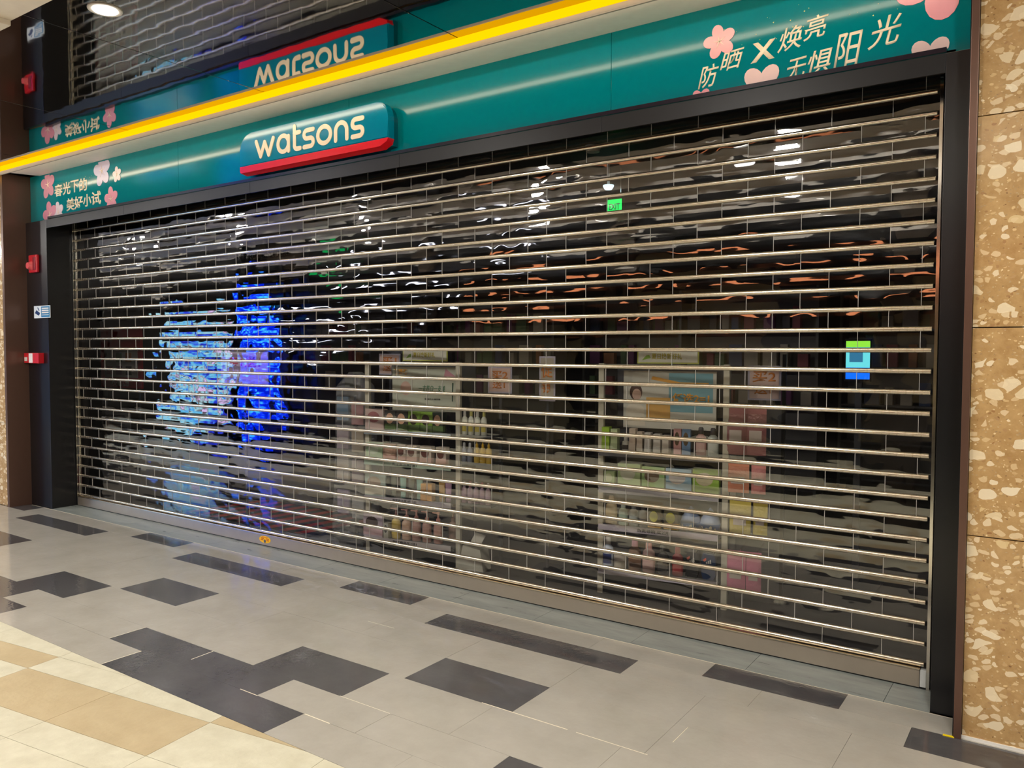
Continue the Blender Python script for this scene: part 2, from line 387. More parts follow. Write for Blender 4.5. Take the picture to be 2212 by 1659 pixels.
# threshold stones under the shutter
x = -7.95
xs = [-7.95]+[q for q in [-1.845-.6075*j for j in range(9, -3, -1)] if -7.9 < q < -.5]+[-.45]
for a, b in zip(xs, xs[1:]): box('threshold_stone', a+.001, b-.001, -.2645, .12, -.012, .0, THRESH, fl)

RES = mat('pale_grout_residue', (226, 216, 192), .7)
for xa, ya, xb, yb, w_ in [(-8.3, -.2652, -.36, -.2652, .003), (-3.514, -1.573, -3.508, -1.70, .004), (-4.1195, -1.573, -4.1195, -1.776, .003), (-3.811, -1.78, -3.811, -1.982, .004), (-2.05, -1.2663, -1.62, -1.2663, .004),
                           (-1.58, -1.2663, -1.27, -1.2663, .003), (-2.59, -1.778, -2.44, -1.778, .004), (-3.02, -1.778, -2.90, -1.778, .004), (-3.2, -.80, -3.0, -.80, .002), (-1.2315, -.97, -1.2315, -1.12, .002), (-2.6, -1.5712, -2.3, -1.5712, .002)]:
    L_ = math.hypot(xb-xa, yb-ya); bm = bmesh.new(); ab(bm, 0, L_, -w_/2, w_/2, -.001, .0006)
    o = finish(bm, 'grout_residue', RES, fl); o.location = (xa, ya, 0); o.rotation_euler = (0, 0, math.atan2(yb-ya, xb-xa))
# ------------------------------------------------------------------ mall walls of terrazzo slabs
def slab_wall(name, x0, x1, y1, zs, step):
    w = struct(name)
    n = max(1, round((x1-x0)/step)); s = (x1-x0)/n
    for j in range(n):
        for z0, z1 in zip(zs, zs[1:]):
            box('slab', x0+j*s+.0015, x0+(j+1)*s-.0015, y1, y1+.05, z0+.002, z1-.002, TERR, w)
    box('backing', x0, x1, y1+.045, y1+.16, 0, ZC, mat('joint_shadow', (60, 42, 28), .8), w)
    return w
ZS = [0.0, .805, 1.612, 2.415, ZC]
slab_wall('wall_right', -.315, 4.6, -.43, ZS, 1.23)
slab_wall('wall_left', -17.9, -8.366, -.43, ZS, 1.2)
sbox('baseboard_right', -.315, 4.6, -.437, -.43, 0, .012, WHITE)
tag(bpy.data.objects['baseboard_right'], 'thin white sealant bead along the foot of the terrazzo wall')
tr = struct('trim_1', 'bronze side return of the terrazzo wall left of the shop')
box('return_panel', -8.366, -8.338, -.452, -.20, 0, ZC, BRONZE, tr)
box('return_lip', -8.378, -8.366, -.452, -.43, 0, ZC, BRONZE, tr)
tr = struct('trim_2', 'bronze edge strip between the black jamb and the terrazzo wall')
box('edge_strip', -.342, -.315, -.452, -.18, 0, ZC, BRONZE, tr, .002)
box('joint_shadow', -.3465, -.342, -.44, -.25, 0, ZC, BLACKM, tr)

# ------------------------------------------------------------------ ceilings
ce = struct('ceiling', 'black mirror-gloss ceiling panels over the shopfront')
cx = [-17.9+.0]; q = -4.33-1.6*8
xs = [-17.9]+[q for q in [-4.33+1.6*j for j in range(-8, 6)] if -17.8 < q < 4.5]+[4.6]
for a, b in zip(xs, xs[1:]): box('ceiling_panel', a+.003, b-.003, -2.06, -.50, ZC, ZC+.02, MIRR, ce, .0015)
box('ceiling_backing', -17.9, 4.6, -2.06, 0.3, ZC+.021, ZC+.06, BLACKM, ce)
ce2 = struct('ceiling', 'cream painted ceiling over the middle of the mall corridor')
for j in range(8):
    a = -17.9+j*2.8125
    box('ceiling_board', a+.002, a+2.8105, YOP, -2.062, ZC-.02, ZC+.05, SOFF, ce2)
bh = thing('ceiling_bulkhead', 'cream dropped ceiling box with an air grille, top left corner', 'vent', (-4.40, -2.06, ZC-.02))
box('casing', -3.2, .0, -.9, -.005, -.028, -.0, SOFF, bh, .003)
for j in range(12): box('grille_slat', -.50+j*.022, -.492+j*.022, -.28, -.06, -.0315, -.0275, mat('grille_grey', (120, 112, 100), .5), bh)

# downlights
def downlight(x, y, z, power, label, tilt=0):
    t = thing('downlight', label, 'light', (x, y, z), 0, 'recessed ceiling downlights')
    bm = bmesh.new()
    lathe(bm, [(.050, -.004), (.078, -.006), (.080, -.001), (.078, .0)], 28)
    finish(bm, 'trim_ring', WHITE, t, True)
    lobj('lamp_disc', [(.001, -.0085), (.056, -.0085), (.057, -.0065), (.001, -.0065)], emit_mat('lamp_disc', (255, 246, 232), 9), t, 28)
    spot(x, y, z-.02, power, 165 if tilt else 150, tilt=tilt)
for k, (x, y) in enumerate(NEAR_LIGHTS):
    downlight(x, y, ZC, P_NEAR, 'round white recessed downlight in the black mirror ceiling' if abs(x+3.93) < .01 else 'round downlight in the black mirror ceiling, outside the picture')
for x, y in FAR_LIGHTS: downlight(x, y, ZC-.02, P_FAR, 'unseen round lamp added in the cream corridor ceiling to light the corridor and shopfront', 42 if y > -3.5 else 0)  # added lamps out of view; front row tilted to brighten the shopfront

# ------------------------------------------------------------------ black shopfront frame
XR_ = -.497
fr = thing('shopfront_frame', 'black metal frame around the shutter opening, pilasters and dark grey lintel', 'door frame')
box('pilaster', -8.338, -7.935, -.25, -.22, 0, 2.736, BLACKM, fr, .002)
box('reveal', -7.965, -7.935, -.222, .06, 0, 2.76, BLACKM, fr)
box('pilaster', -.45, -.343, -.25, -.205, 0, 2.736, BLACKM, fr, .002)
box('reveal', -.45, -.42, -.2, .06, 0, 2.76, BLACKM, fr)
box('reveal', XR_ + .0145, -.42, .0, .06, 0, 2.76, BLACKM, fr)
xs = [-7.935, -6.6, -4.92, -3.46, -2.04, -.45]
for a, b in zip(xs, xs[1:]): box('lintel_panel', a+.001, b-.001, -.25, -.238, 2.657, 2.736, LINTM, fr, .001)
box('lintel_ledge', -8.3, -.345, -.2375, -.2005, 2.726, 2.732, mat('ledge_timber', (190, 140, 70), .5), fr)
box('roll_housing', -8.3, -.4, -.15, .25, 2.79, 3.18, BLACKM, fr)
box('inner_soffit', -7.935, -.45, -.237, -.15, 2.745, 2.765, mat('soffit_navy', (20, 20, 34), .2), fr)

# ------------------------------------------------------------------ teal fascia
fa = thing('shop_fascia', 'glossy teal fascia board with cream slogans and pink blossoms above the shutter', 'fascia')
xs = [-8.337, -5.88, -3.95, -2.01, -.343]
for a, b in zip(xs, xs[1:]): box('fascia_panel', a+.0012, b-.0012, -.20, -.17, 2.734, ZC-.002, TEAL, fa, .0008)
def flower(cx, cz, r_, rgb, rot=0, hole=.5, name='blossom'):
    m = mat('petal_%d_%d_%d' % rgb, rgb, .25); md = mat('petal_seam', (70, 90, 110), .4); ml = mat('stamen', (248, 226, 196), .3)
    root = None
    ps = []
    for k in range(5):
        a = R(rot+90+72*k)
        pts = []
        for j in range(16):
            t = 2*math.pi*j/16
            lx = .56*r_+.44*r_*math.cos(t); ly = .35*r_*math.sin(t)*(1.0 if math.cos(t) > -.5 else .75)
            pts.append((cx+lx*math.cos(a)-ly*math.sin(a), cz+lx*math.sin(a)+ly*math.cos(a)))
        pts = clip(pts, 2.740, 3.166, -.3465)
        if len(pts) >= 3: ps.append((pts, a))
    bm = bmesh.new(); core = clip([(cx+.36*r_*math.cos(R(30*j)), cz+.36*r_*math.sin(R(30*j))) for j in range(12)], 2.740, 3.166, -.3465)
    if len(core) < 3: core = ps[0][0]
    prism(bm, core, -.2016, -.2001); root = finish(bm, name, m, fa)
    for k, (pts, a) in enumerate(ps):
        bm = bmesh.new(); prism(bm, pts, -.2022-.0003*k, -.2001); finish(bm, 'petal', m, root)
    if 2.76 < cz < 3.165:
        bm = bmesh.new()
        for k in range(5):
            a = R(rot+90+72*k); w = r_*.03
            p = [(cx-w*math.sin(a), cz+w*math.cos(a)), (cx+.42*r_*math.cos(a), cz+.42*r_*math.sin(a)), (cx+w*math.sin(a), cz-w*math.cos(a))]
            p = clip(p, 2.740, 3.166, -.3465)
            if len(p) >= 3: prism(bm, p, -.2046, -.2036)
        finish(bm, 'stamen', ml, root)
for a in [(-7.985, 3.075, .135, (206, 146, 158), 8), (-7.80, 2.80, .10, (222, 205, 210), 12), (-7.96, 2.785, .135, (212, 140, 155), 12),
          (-7.02, 3.085, .14, (196, 188, 206), 8), (-6.78, 3.025, .07, (226, 208, 202), 8), (-6.88, 2.825, .11, (222, 146, 160), 6),
          (-1.425, 3.005, .082, (236, 172, 172), 12), (-1.22, 2.748, .115, (236, 200, 192), 36), (-.475, 3.075, .185, (232, 158, 166), 36),
          (-.515, 2.735, .10, (226, 196, 190), 36), (-1.515, 2.742, .06, (228, 150, 158), 36), (-.70, 3.075, .045, (238, 196, 196), 0)]:
    flower(*a)
LET = CREAMW
for ch, (x0, z0, x1, z1) in zip('春光下的美好小试', [(-7.867, 2.945, -7.715, 3.055), (-7.711, 2.945, -7.571, 3.06), (-7.567, 2.95, -7.422, 3.06), (-7.411, 2.946, -7.277, 3.06),
        (-7.65, 2.791, -7.503, 2.908), (-7.507, 2.794, -7.355, 2.91), (-7.352, 2.80, -7.211, 2.912), (-7.207, 2.80, -7.047, 2.92)]):
    text(ch, x0, x1, z0, z1, -.2003, LET, 'character', fa, bold=.022)
for ch, x0, z0, x1, z1, sh, rt_ in [('防', -1.535, 2.80, -1.425, 2.905, .35, .06), ('晒', -1.425, 2.862, -1.30, 2.95, .35, .08), ('X', -1.275, 2.872, -1.155, 2.962, .1, .05),
        ('焕', -1.153, 2.895, -1.035, 3.0, .3, .08), ('亮', -1.037, 2.925, -.92, 3.025, .3, .1), ('无', -1.118, 2.757, -1.012, 2.852, .35, .08), ('惧', -1.012, 2.765, -.902, 2.87, .3, .06),
        ('阳', -.905, 2.772, -.775, 2.92, .3, .06), ('光', -.765, 2.83, -.62, 2.955, .35, .1)]:
    text(ch, x0, x1, z0, z1, -.2003, LET, 'character', fa, bold=.006 if ch != 'X' else .03, shear=sh, rot=rt_)
# gold confetti near the slogans
bm = bmesh.new()
for k in range(46):
    if k < 14: x, z = random.uniform(-7.5, -7.1), random.uniform(3.0, 3.07)
    else: x, z = random.uniform(-1.45, -.62), random.uniform(2.96, 3.10)
    s = random.uniform(.0012, .004); a = random.random()*3
    prism(bm, [(x+s*math.cos(a+j*2.1), z+s*math.sin(a+j*2.1)) for j in range(3)], -.2008, -.2001)
tag(finish(bm, 'confetti', mat('gold_confetti', (236, 214, 120), .3), fa), kind='stuff')

# canopy: cream soffit, yellow lit lip
ca = thing('canopy', 'projecting canopy with glowing yellow front edge and cream underside', 'canopy')
bm = bmesh.new()
vs = [bm.verts.new(q_) for q_ in [(x_, y_, z_) for x_ in (-8.15, -.345) for y_, z_ in ((-.556, 3.153), (-.556, ZC-.001), (-.201, ZC-.001), (-.201, 3.176))]]
for f_ in ((0, 1, 2, 3), (7, 6, 5, 4), (0, 4, 5, 1), (1, 5, 6, 2), (2, 6, 7, 3), (3, 7, 4, 0)): bm.faces.new([vs[i_] for i_ in f_])
finish(bm, 'soffit_board', SOFF, ca)
box('light_strip', -9.4, .6, -.585, -.556, 3.150, ZC-.001, YELL, ca, .002)
box('rear_diffuser', -8.148, -.345, -.552, -.548, 3.128, 3.153, emit_mat('warm_diffuser', (250, 228, 196), 9.5), ca)
box('diffuser_cover', -8.15, -.343, -.5555, -.544, 3.120, 3.1265, mat('lip_grey', (176, 170, 156), .6), ca)
box('diffuser_cover', -8.15, -.343, -.5555, -.5525, 3.127, 3.1535, mat('lip_grey', (176, 170, 156), .6), ca)

# ------------------------------------------------------------------ projecting shop sign
sg = thing('shop_sign', 'rounded teal box sign with cream watsons lettering over a red base', 'sign')
X0, X1, ZB, ZT = -4.965, -3.505, 2.836, 3.066
def sign_outline(x0, x1, z0, z1, r_):
    return [(x0, z0)]+[(x1, z0)]+arc(x1-r_*.75, z1-r_, r_*.75, r_, 0, 90, 8)+arc(x0+r_*1.1, z1-r_, r_*1.1, r_, 90, 180, 8)
bm = bmesh.new(); prism(bm, sign_outline(X0, X1, ZB, ZT, .115), -.30, -.245)
bmesh.ops.bevel(bm, geom=[e for e in bm.edges if all(abs(v_.co.y+.30) < 1e-4 for v_ in e.verts)], offset=.006, segments=2, affect='EDGES')
finish(bm, 'sign_face', TEALS, sg)
bm = bmesh.new(); prism(bm, sign_outline(X0+.01, X1-.01, ZB-.04, ZT-.008, .11), -.245, -.201); finish(bm, 'sign_back', mat('sign_back_teal', (0, 92, 104), .3), sg)
bm = bmesh.new()
prof = [(X0, ZB), (X1, ZB), (X1-.012, ZB-.02), (X1-.07, ZB-.045), (X0+.01, ZB-.045), (X0, ZB-.035)]
prism(bm, prof, -.30, -.245)
for v_ in bm.verts:
    if v_.co.y > -.26 and v_.co.z < ZB-.01: v_.co.z -= .012
finish(bm, 'red_base', REDS, sg)
zb, zt, w = 2.882, 2.990, .030
def letter(s, x0, x1):
    bm = bmesh.new(); a, b = x0+w/2, x1-w/2; m_ = (a+b)/2; hx = (b-a)/2; zm = (zb+zt)/2; hz = (zt-zb)/2
    if s == 'w': S = [[(a, zt), (a+(m_-a)*.52, zb)], [(a+(m_-a)*.52, zb), (m_, zt-.014)], [(m_, zt-.014), (b-(b-m_)*.52, zb)], [(b-(b-m_)*.52, zb), (b, zt)]]
    elif s == 'a': S = [arc(m_, zm, hx, hz, 0, 360, 24), [(b, zt-.01), (b, zb)]]
    elif s == 't': S = [[(a, zt+.045), (a, zb+.025)], arc(a+.026, zb+.026, .026, .026, 180, 270, 6)+[(b+.004, zb)], [(a, zt), (b, zt)]]
    elif s == 's':
        h = hz/2; S = [[(b, zt)]+arc(a+hx*.62, zt-h, hx*.62, h, 90, 270, 10)+arc(b-hx*.62, zb+h, hx*.62, h, 90, -90, 10)+[(a, zb)]]
    elif s == 'o': S = [arc(m_, zm, hx, hz, 0, 360, 26)]
    elif s == 'n': S = [[(a, zb)]+arc(m_, zt-hx, hx, hx, 180, 0, 14)+[(b, zb)]]
    for j_, q in enumerate(S): stroke(bm, q, w, -.3045-.0007*j_, -.3002)
    finish(bm, 'letter', LET, sg)
for s, a, b in [('w', -4.790, -4.573), ('a', -4.555, -4.415), ('t', -4.384, -4.301), ('s', -4.287, -4.167), ('o', -4.152, -4.0), ('n', -3.983, -3.849), ('s', -3.828, -3.707)]:
    letter(s, a, b)

# ------------------------------------------------------------------ fixings on the left pilaster
t = thing('alarm_sounder', 'red wall alarm sounder high on the left black pilaster', 'alarm', (-8.16, -.25, 2.335))
RP = mat('red_plastic', (196, 30, 40), .3)
box('back_box', -.075, .085, -.03, 0, -.085, .085, RP, t, .012)
lobj('strobe', [(.001, -.068), (.03, -.065), (.045, -.03), (.046, -.028)], mat('strobe_lens', (226, 92, 96), .1), t, axis='y', cx=-.02, cz=-.02, cy=0)
box('grille', .02, .07, -.036, -.029, -.06, .06, mat('red_dark', (130, 16, 24), .4), t, .003)
t = thing('notice_sign', 'blue and white camera notice plate on the left black pilaster', 'sign', (-8.04, -.25, 1.875))
box('plate', -.155, .155, -.006, 0, -.058, .058, mat('notice_white', (228, 236, 240), .3), t)
box('blue_field', -.01, .148, -.008, -.0055, -.05, .05, mat('notice_blue', (24, 118, 168), .3), t)
for k, z in enumerate((.032, .012, -.008, -.03)): box('text_line', .005, .135, -.0095, -.0075, z-.006 if k < 3 else z-.003, z+.006 if k < 3 else z+.003, WHITE, t)
bm = bmesh.new(); prism(bm, [(-.135, -.01), (-.06, -.035), (-.035, -.01), (-.105, .018)], -.0075, -.0055); prism(bm, [(-.06, .012), (-.045, .012), (-.075, .045), (-.085, .04)], -.0075, -.0055)
finish(bm, 'camera_pictogram', mat('notice_navy', (24, 60, 110), .3), t)
t = thing('call_point', 'red fire call point boxes with white labels, low on the left black pilaster', 'fire alarm', (-8.18, -.25, 1.435))
box('small_box', -.155, -.045, -.045, 0, -.048, .048, RP, t, .006); box('large_box', -.04, .155, -.055, 0, -.05, .05, RP, t, .006)
box('white_label', -.14, -.085, -.047, -.0445, -.03, .008, WHITE, t); box('white_label', -.03, .045, -.057, -.0545, -.045, .045, WHITE, t)

# ------------------------------------------------------------------ roller shutter
sh = thing('roller_shutter', 'closed roller shutter of clear plastic panels between champagne metal rods', 'shutter')
SP = .0945; Z27 = .1077; XL, XR = -7.91, -.497; PL = .2635
def rod_mesh():
    bm = bmesh.new(); seg = .0329; n = int((XR-XL)/seg); prof = []
    for k in range(n):
        a = XL+k*seg
        prof += [(.0100, a), (.0118, a+.0012), (.0118, a+seg-.0012), (.0100, a+seg-.0001)]
    lathe(bm, prof, 10, axis='x'); 
    for f in bm.faces: f.smooth = True
    return bm
me = None
for k in range(-1, 28):
    z = Z27+(27-k)*SP
    if me is None:
        o = finish(rod_mesh(), 'hinge_rod', STEEL, sh); me = o.data
        for p in me.polygons: p.use_smooth = True
        me.set_sharp_from_angle(angle=R(38))
    else:
        o = bpy.data.objects.new('hinge_rod', me); col.objects.link(o); o.parent = sh
    o.location = (0, 0, z)
EDGE = mat('frosted_panel_edge', (190, 186, 178), .35)
PH = SP-.0200
def pane(bm, L, ox=0, oz=0):
    """one clear panel, a touch bowed, with pale moulded end rib"""
    n = 4; t_ = .0013
    pr = [(-PH/2+PH*j/n, -.0010*(1-(2*j/n-1)**2)) for j in range(n+1)]
    x0, x1 = -L/2+.0022, L/2-.0006
    fa_ = [[bm.verts.new((ox+x, y-t_, oz+z)) for z, y in pr] for x in (x0, x1)]
    fb = [[bm.verts.new((ox+x, y+t_, oz+z)) for z, y in pr] for x in (x0, x1)]
    for j in range(n):
        bm.faces.new((fa_[0][j], fa_[1][j], fa_[1][j+1], fa_[0][j+1])); bm.faces.new((fb[0][j+1], fb[1][j+1], fb[1][j], fb[0][j]))
    for a_, b_ in ((fa_[0], fb[0]), (fa_[1], fb[1])):
        for j in range(n): bm.faces.new((a_[j], a_[j+1], b_[j+1], b_[j]))
    bm.faces.new((fa_[0][0], fb[0][0], fb[1][0], fa_[1][0])); bm.faces.new((fa_[0][n], fa_[1][n], fb[1][n], fb[0][n]))
    ab(bm, ox-L/2, ox-L/2+.0020, -.0030, .0026, oz-PH/2, oz+PH/2, 0, 1)
cells = []
for k in range(-1, 27):
    zc_ = Z27+(27-k-.5)*SP
    off = -.555 if k % 2 else -.687
    js = [XR]+[off-PL*j for j in range(40) if XL+.03 < off-PL*j < XR-.01]+[XL]
    for a, b in zip(js[1:], js): cells.append(((a+b)/2, zc_, b-a))
cells.sort(key=lambda c: -(1/((c[0])**2+16)))
for idx, (x, z, L_) in enumerate(cells[:300]):
    key = ('pane', round(L_, 3))
    o = shared(key, lambda bm: pane(bm, L_), 'panel', [CLEAR, EDGE], sh, (x, 0, z))
    o.rotation_euler = (R(random.gauss(0, .35)), 0, R(random.gauss(0, .25)))
bm = bmesh.new()
for x, z, L_ in cells[300:]:
    n0 = len(bm.verts); pane(bm, L_)
    bm.verts.ensure_lookup_table(); M3 = Matrix.Translation((x, 0, z)) @ Euler((R(random.gauss(0, .35)), 0, R(random.gauss(0, .25)))).to_matrix().to_4x4()
    for v_ in bm.verts[n0:]: v_.co = M3 @ v_.co
tag(finish(bm, 'panel', [CLEAR, EDGE], sh), kind='stuff')
for a, b in ((XL-.016, XL-.001), (XR+.001, XR+.014)):
    bm = bmesh.new()
    for y0, y1 in ((-.022, -.016), (.016, .022)): ab(bm, a, b, y0, y1, 0, 2.78)
    ab(bm, a if a < -4 else b-.004, a+.004 if a < -4 else b, -.016, .016, 0, 2.78)
    finish(bm, 'guide_rail', CHROME, sh)
bb = box('bottom_bar', XL, XR-.025, -.022, .022, .007, .088, BAR, sh, .003)
box('bar_top_lip', XL, XR-.025, -.026, .026, .088, .0935, STEEL, bb)
box('rubber_seal', XL, XR, -.016, .016, .0005, .007, BLACKM, sh)
box('end_cap', XR-.024, XR+.001, -.021, .021, .010, .088, mat('pale_plastic', (206, 208, 204), .3), sh, .002)
tg = thing('warning_sticker', 'yellow oval warning sticker on the shutter bottom bar', 'sticker', (-5.085, -.0225, .052))
bm = bmesh.new(); prism(bm, [(.068*math.cos(R(15*j)), .027*math.sin(R(15*j))) for j in range(24)], -.001, 0); finish(bm, 'label_face', mat('sticker_yellow', (248, 190, 20), .4), tg)
for a in ((-.045, -.012, .004, .012), (.012, .05, .004, .012), (-.05, -.018, -.008, .0), (.02, .05, -.008, .0), (-.035, .035, .016, .021)):
    box('text_line', a[0], a[1], -.0016, -.0009, a[2], a[3], mat('sticker_ink', (190, 90, 20), .5), tg)
lobj('keyhole', [(.001, -.003), (.012, -.003), (.013, -.001)], mat('keyhole_grey', (90, 92, 100), .4), tg, axis='y', cz=-.012)
tag(box('floor_marker', -.378, -.338, -.4545, -.442, .0005, .003, mat('yellow_tape', (236, 206, 20), .5)), 'short yellow tape marker on the floor at the right jamb', 'tape')

# ------------------------------------------------------------------ shop interior shell
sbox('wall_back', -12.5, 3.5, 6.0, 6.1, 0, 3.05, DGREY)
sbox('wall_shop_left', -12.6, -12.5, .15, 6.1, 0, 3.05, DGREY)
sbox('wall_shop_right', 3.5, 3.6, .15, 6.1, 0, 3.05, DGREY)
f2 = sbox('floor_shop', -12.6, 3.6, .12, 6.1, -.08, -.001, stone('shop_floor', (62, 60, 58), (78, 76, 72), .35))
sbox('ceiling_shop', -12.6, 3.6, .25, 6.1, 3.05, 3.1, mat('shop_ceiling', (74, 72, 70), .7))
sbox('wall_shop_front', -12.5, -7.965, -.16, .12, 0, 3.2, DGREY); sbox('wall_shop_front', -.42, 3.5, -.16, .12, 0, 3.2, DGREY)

# shelving along the back wall with dim rows of goods
BX = [mat('pack_%d' % i, c, .5) for i, c in enumerate([(150, 70, 80), (170, 165, 150), (60, 80, 120), (120, 60, 110), (90, 120, 80), (190, 180, 160), (60, 60, 66), (170, 110, 70)])]
SHELFM = mat('shelf_metal', (92, 90, 88), .45, .2)
def wall_shelf(x, y, w_, lab):
    t = thing('wall_shelf', lab, 'shelf', (x, y, 0))
    box('back_panel', -w_/2, w_/2, .30, .32, 0, 2.2, SHELFM, t)
    for s in (-1, 1): box('upright', s*w_/2-.015, s*w_/2+.015, 0, .32, 0, 2.2, SHELFM, t)
    for z in (.15, .55, .95, 1.35, 1.75): box('shelf_board', -w_/2, w_/2, 0, .3, z-.02, z, SHELFM, t)
    return t
proto = {}
for j, xx in enumerate([-10.9, -9.3, -7.7, -6.1, -4.5, -2.9, -1.3, .3]):
    t = wall_shelf(xx, 4.6 if j % 2 else 5.2, 1.5, 'dark wall shelf unit deep in the unlit shop, bay %s from the left' % ['first', 'second', 'third', 'fourth', 'fifth', 'sixth', 'seventh', 'eighth'][j])
    for z in (.95, 1.35, 1.75):
        u = -.68
        while u < .6:
            wv = random.choice((.08, .11, .15)); h = random.choice((.14, .19, .24)); k = random.randrange(8)
            key = ('pk', wv, h, k)
            o = shared(key, lambda bm: (ab(bm, -wv/2, wv/2, -.04, .04, 0, h, .004), ab(bm, -wv*.3, wv*.3, -.042, -.039, h*.3, h*.7)), 'product_pack', BX[k], None, (xx+u+wv/2, t.location.y+.08, z))
            tag(o, 'small product pack on a dark shelf deep inside the unlit shop', 'package', 'packs on the back shelves')
            u += wv+random.uniform(.01, .12)

# ------------------------------------------------------------------ gondola displays behind the shutter
RZ = math.atan2(.156, .988); DU = Vector((math.cos(RZ), math.sin(RZ), 0)); DV = Vector((-math.sin(RZ), math.cos(RZ), 0))
def at(org, u, v_, z): return Vector((org[0], org[1], 0))+DU*u+DV*v_+Vector((0, 0, z))
OL, OR = (-4.25, .18), (-2.46, .36)
BONE = mat('bone_metal', (206, 200, 180), .4); STRIP = mat('price_strip', (196, 196, 204), .3); GOND = mat('gondola_grey', (70, 72, 78), .45, .3)
INK = mat('ink', (60, 58, 60), .5)
def gondola(org, lab, u0, u1, shelves, strips):
    t = thing('display_gondola', lab, 'display stand', (org[0], org[1], 0), RZ)
    for u in (u0-.02, u1+.015): box('upright', u, u+.035, .045, .075, 0, 1.44, BONE, t, .003)
    box('back_panel', u0, u1, .36, .375, 0, 1.42, GOND, t)
    box('top_rail', u0-.02, u1+.05, .05, .07, 1.41, 1.435, BONE, t)
    box('base', u0, u1, .05, .36, 0, shelves[0]-.03, BLACKM, t)
    for z, (cs, txt) in zip(shelves, strips):
        s = box('shelf', u0-.01, u1+.01, .01, .36, z-.016, z, GOND, t, .002)
        p = box('price_strip', u0, u1, .002, .008, z-.028, z+.008, mat('strip_%d_%d_%d' % cs, cs, .3), s)
        if txt: text(txt, u0+(u1-u0)*.34, u0+(u1-u0)*.62, z-.020, z+.001, .0018, INK, 'strip_text', s, .01)
    return t
gl = gondola(OL, 'left display gondola with hair-colour boxes and pump bottles behind the shutter', .03, .76, (.152, .452, .714, .936),
             (((206, 198, 196), '指定商品买2送1'), ((200, 194, 200), '指定商品第2件半价'), ((176, 196, 178), '指定商品买2送1'), ((186, 200, 210), '指定商品买2送1')))
gr = gondola(OR, 'right display gondola with skincare and body wash behind the shutter', .08, .81, (.165, .440, .672, .900),
             (((206, 200, 210), ''), ((196, 186, 196), '负责导购 买2送1'), ((190, 186, 190), ''), ((110, 110, 112), '')))
def poster(t, u0, u1, z0, z1, base):
    p = box('poster_board', u0, u1, .10, .108, z0, z1, base, t)
    return p
p = poster(gl, .215, .777, 1.085, 1.40, mat('poster_sage', (196, 198, 180), .35))
SK = mat('poster_skin', (206, 172, 156), .5); GR = mat('poster_green', (60, 120, 84), .5); ORG = mat('poster_orange', (232, 168, 70), .5)
text('一支养白一支美', .44, .66, 1.225, 1.27, .0995, GR, 'poster_text', p, .004, .2)
text('美丽新生活 由此开始', .49, .62, 1.165, 1.178, .0995, INK, 'poster_text', p, .0)
text('特惠装', .235, .345, 1.34, 1.385, .0995, ORG, 'poster_text', p, .03)
bm = bmesh.new(); prism(bm, [(.33+.045*math.cos(R(20*j)), 1.245+.05*math.sin(R(20*j))) for j in range(18)], .0985, .0998); finish(bm, 'portrait', SK, p)
bm = bmesh.new(); prism(bm, [(.65, 1.335), (.745, 1.335), (.70, 1.365), (.665, 1.39)], .0985, .0998); finish(bm, 'pink_shape', mat('poster_pink', (196, 140, 150), .5), p)
bm = bmesh.new(); prism(bm, [(.715, 1.16), (.722, 1.16), (.728, 1.29), (.717, 1.29)], .0985, .0998); finish(bm, 'green_stem', mat('poster_dkgreen', (40, 72, 56), .5), p)
p = poster(gr, .205, .775, 1.045, 1.397, mat('poster_pale', (206, 204, 192), .35))
box('blue_field', .49, .755, .0985, .0998, 1.15, 1.385, mat('poster_aqua', (118, 168, 180), .4), p)
box('tan_patch', .35, .50, .0983, .0997, 1.10, 1.235, mat('poster_tan', (214, 166, 90), .4), p)
text('任选2=1', .51, .735, 1.205, 1.265, .0978, ORG, 'poster_text', p, .03)
bm = bmesh.new(); prism(bm, [(.285+.04*math.cos(R(20*j)), 1.265+.05*math.sin(R(20*j))) for j in range(18)], .0983, .0998); finish(bm, 'portrait_hair', mat('poster_hair', (74, 50, 44), .5), p)
bm = bmesh.new(); prism(bm, [(.29+.028*math.cos(R(20*j)), 1.25+.036*math.sin(R(20*j))) for j in range(18)], .0973, .0984); finish(bm, 'portrait_face', SK, p)
bm = bmesh.new(); prism(bm, [(.215, 1.06), (.345, 1.06), (.335, 1.17), (.30, 1.205), (.27, 1.205), (.225, 1.17)], .0985, .0996); finish(bm, 'portrait_shirt', mat('poster_shirt', (222, 214, 196), .5), p)
bm = bmesh.new(); prism(bm, [(.38, 1.345), (.56, 1.315), (.73, 1.315), (.73, 1.33), (.56, 1.33), (.39, 1.365)], .0972, .0984); finish(bm, 'gold_swash', ORG, p)
for t, a, b in ((gl, .335, .705), (gr, .305, .68)):
    h = box('header_card', a, b, .055, .061, 1.442, 1.538, mat('header_lime', (190, 194, 96), .4), t)
    box('header_field', a+.008, b-.008, .0525, .0552, 1.450, 1.520, mat('header_white', (214, 212, 196), .4), h)
    text('夏日焕新好礼', a+.09, b-.10, 1.468, 1.505, .052, mat('header_ink', (190, 176, 40), .5), 'header_text', h, .01)
    bm = bmesh.new(); prism(bm, [(a+.03, 1.462), (a+.085, 1.475), (a+.075, 1.495), (a+.055, 1.49)], .0515, .0523); finish(bm, 'leaf_mark', mat('header_leaf', (130, 168, 60), .5), h)

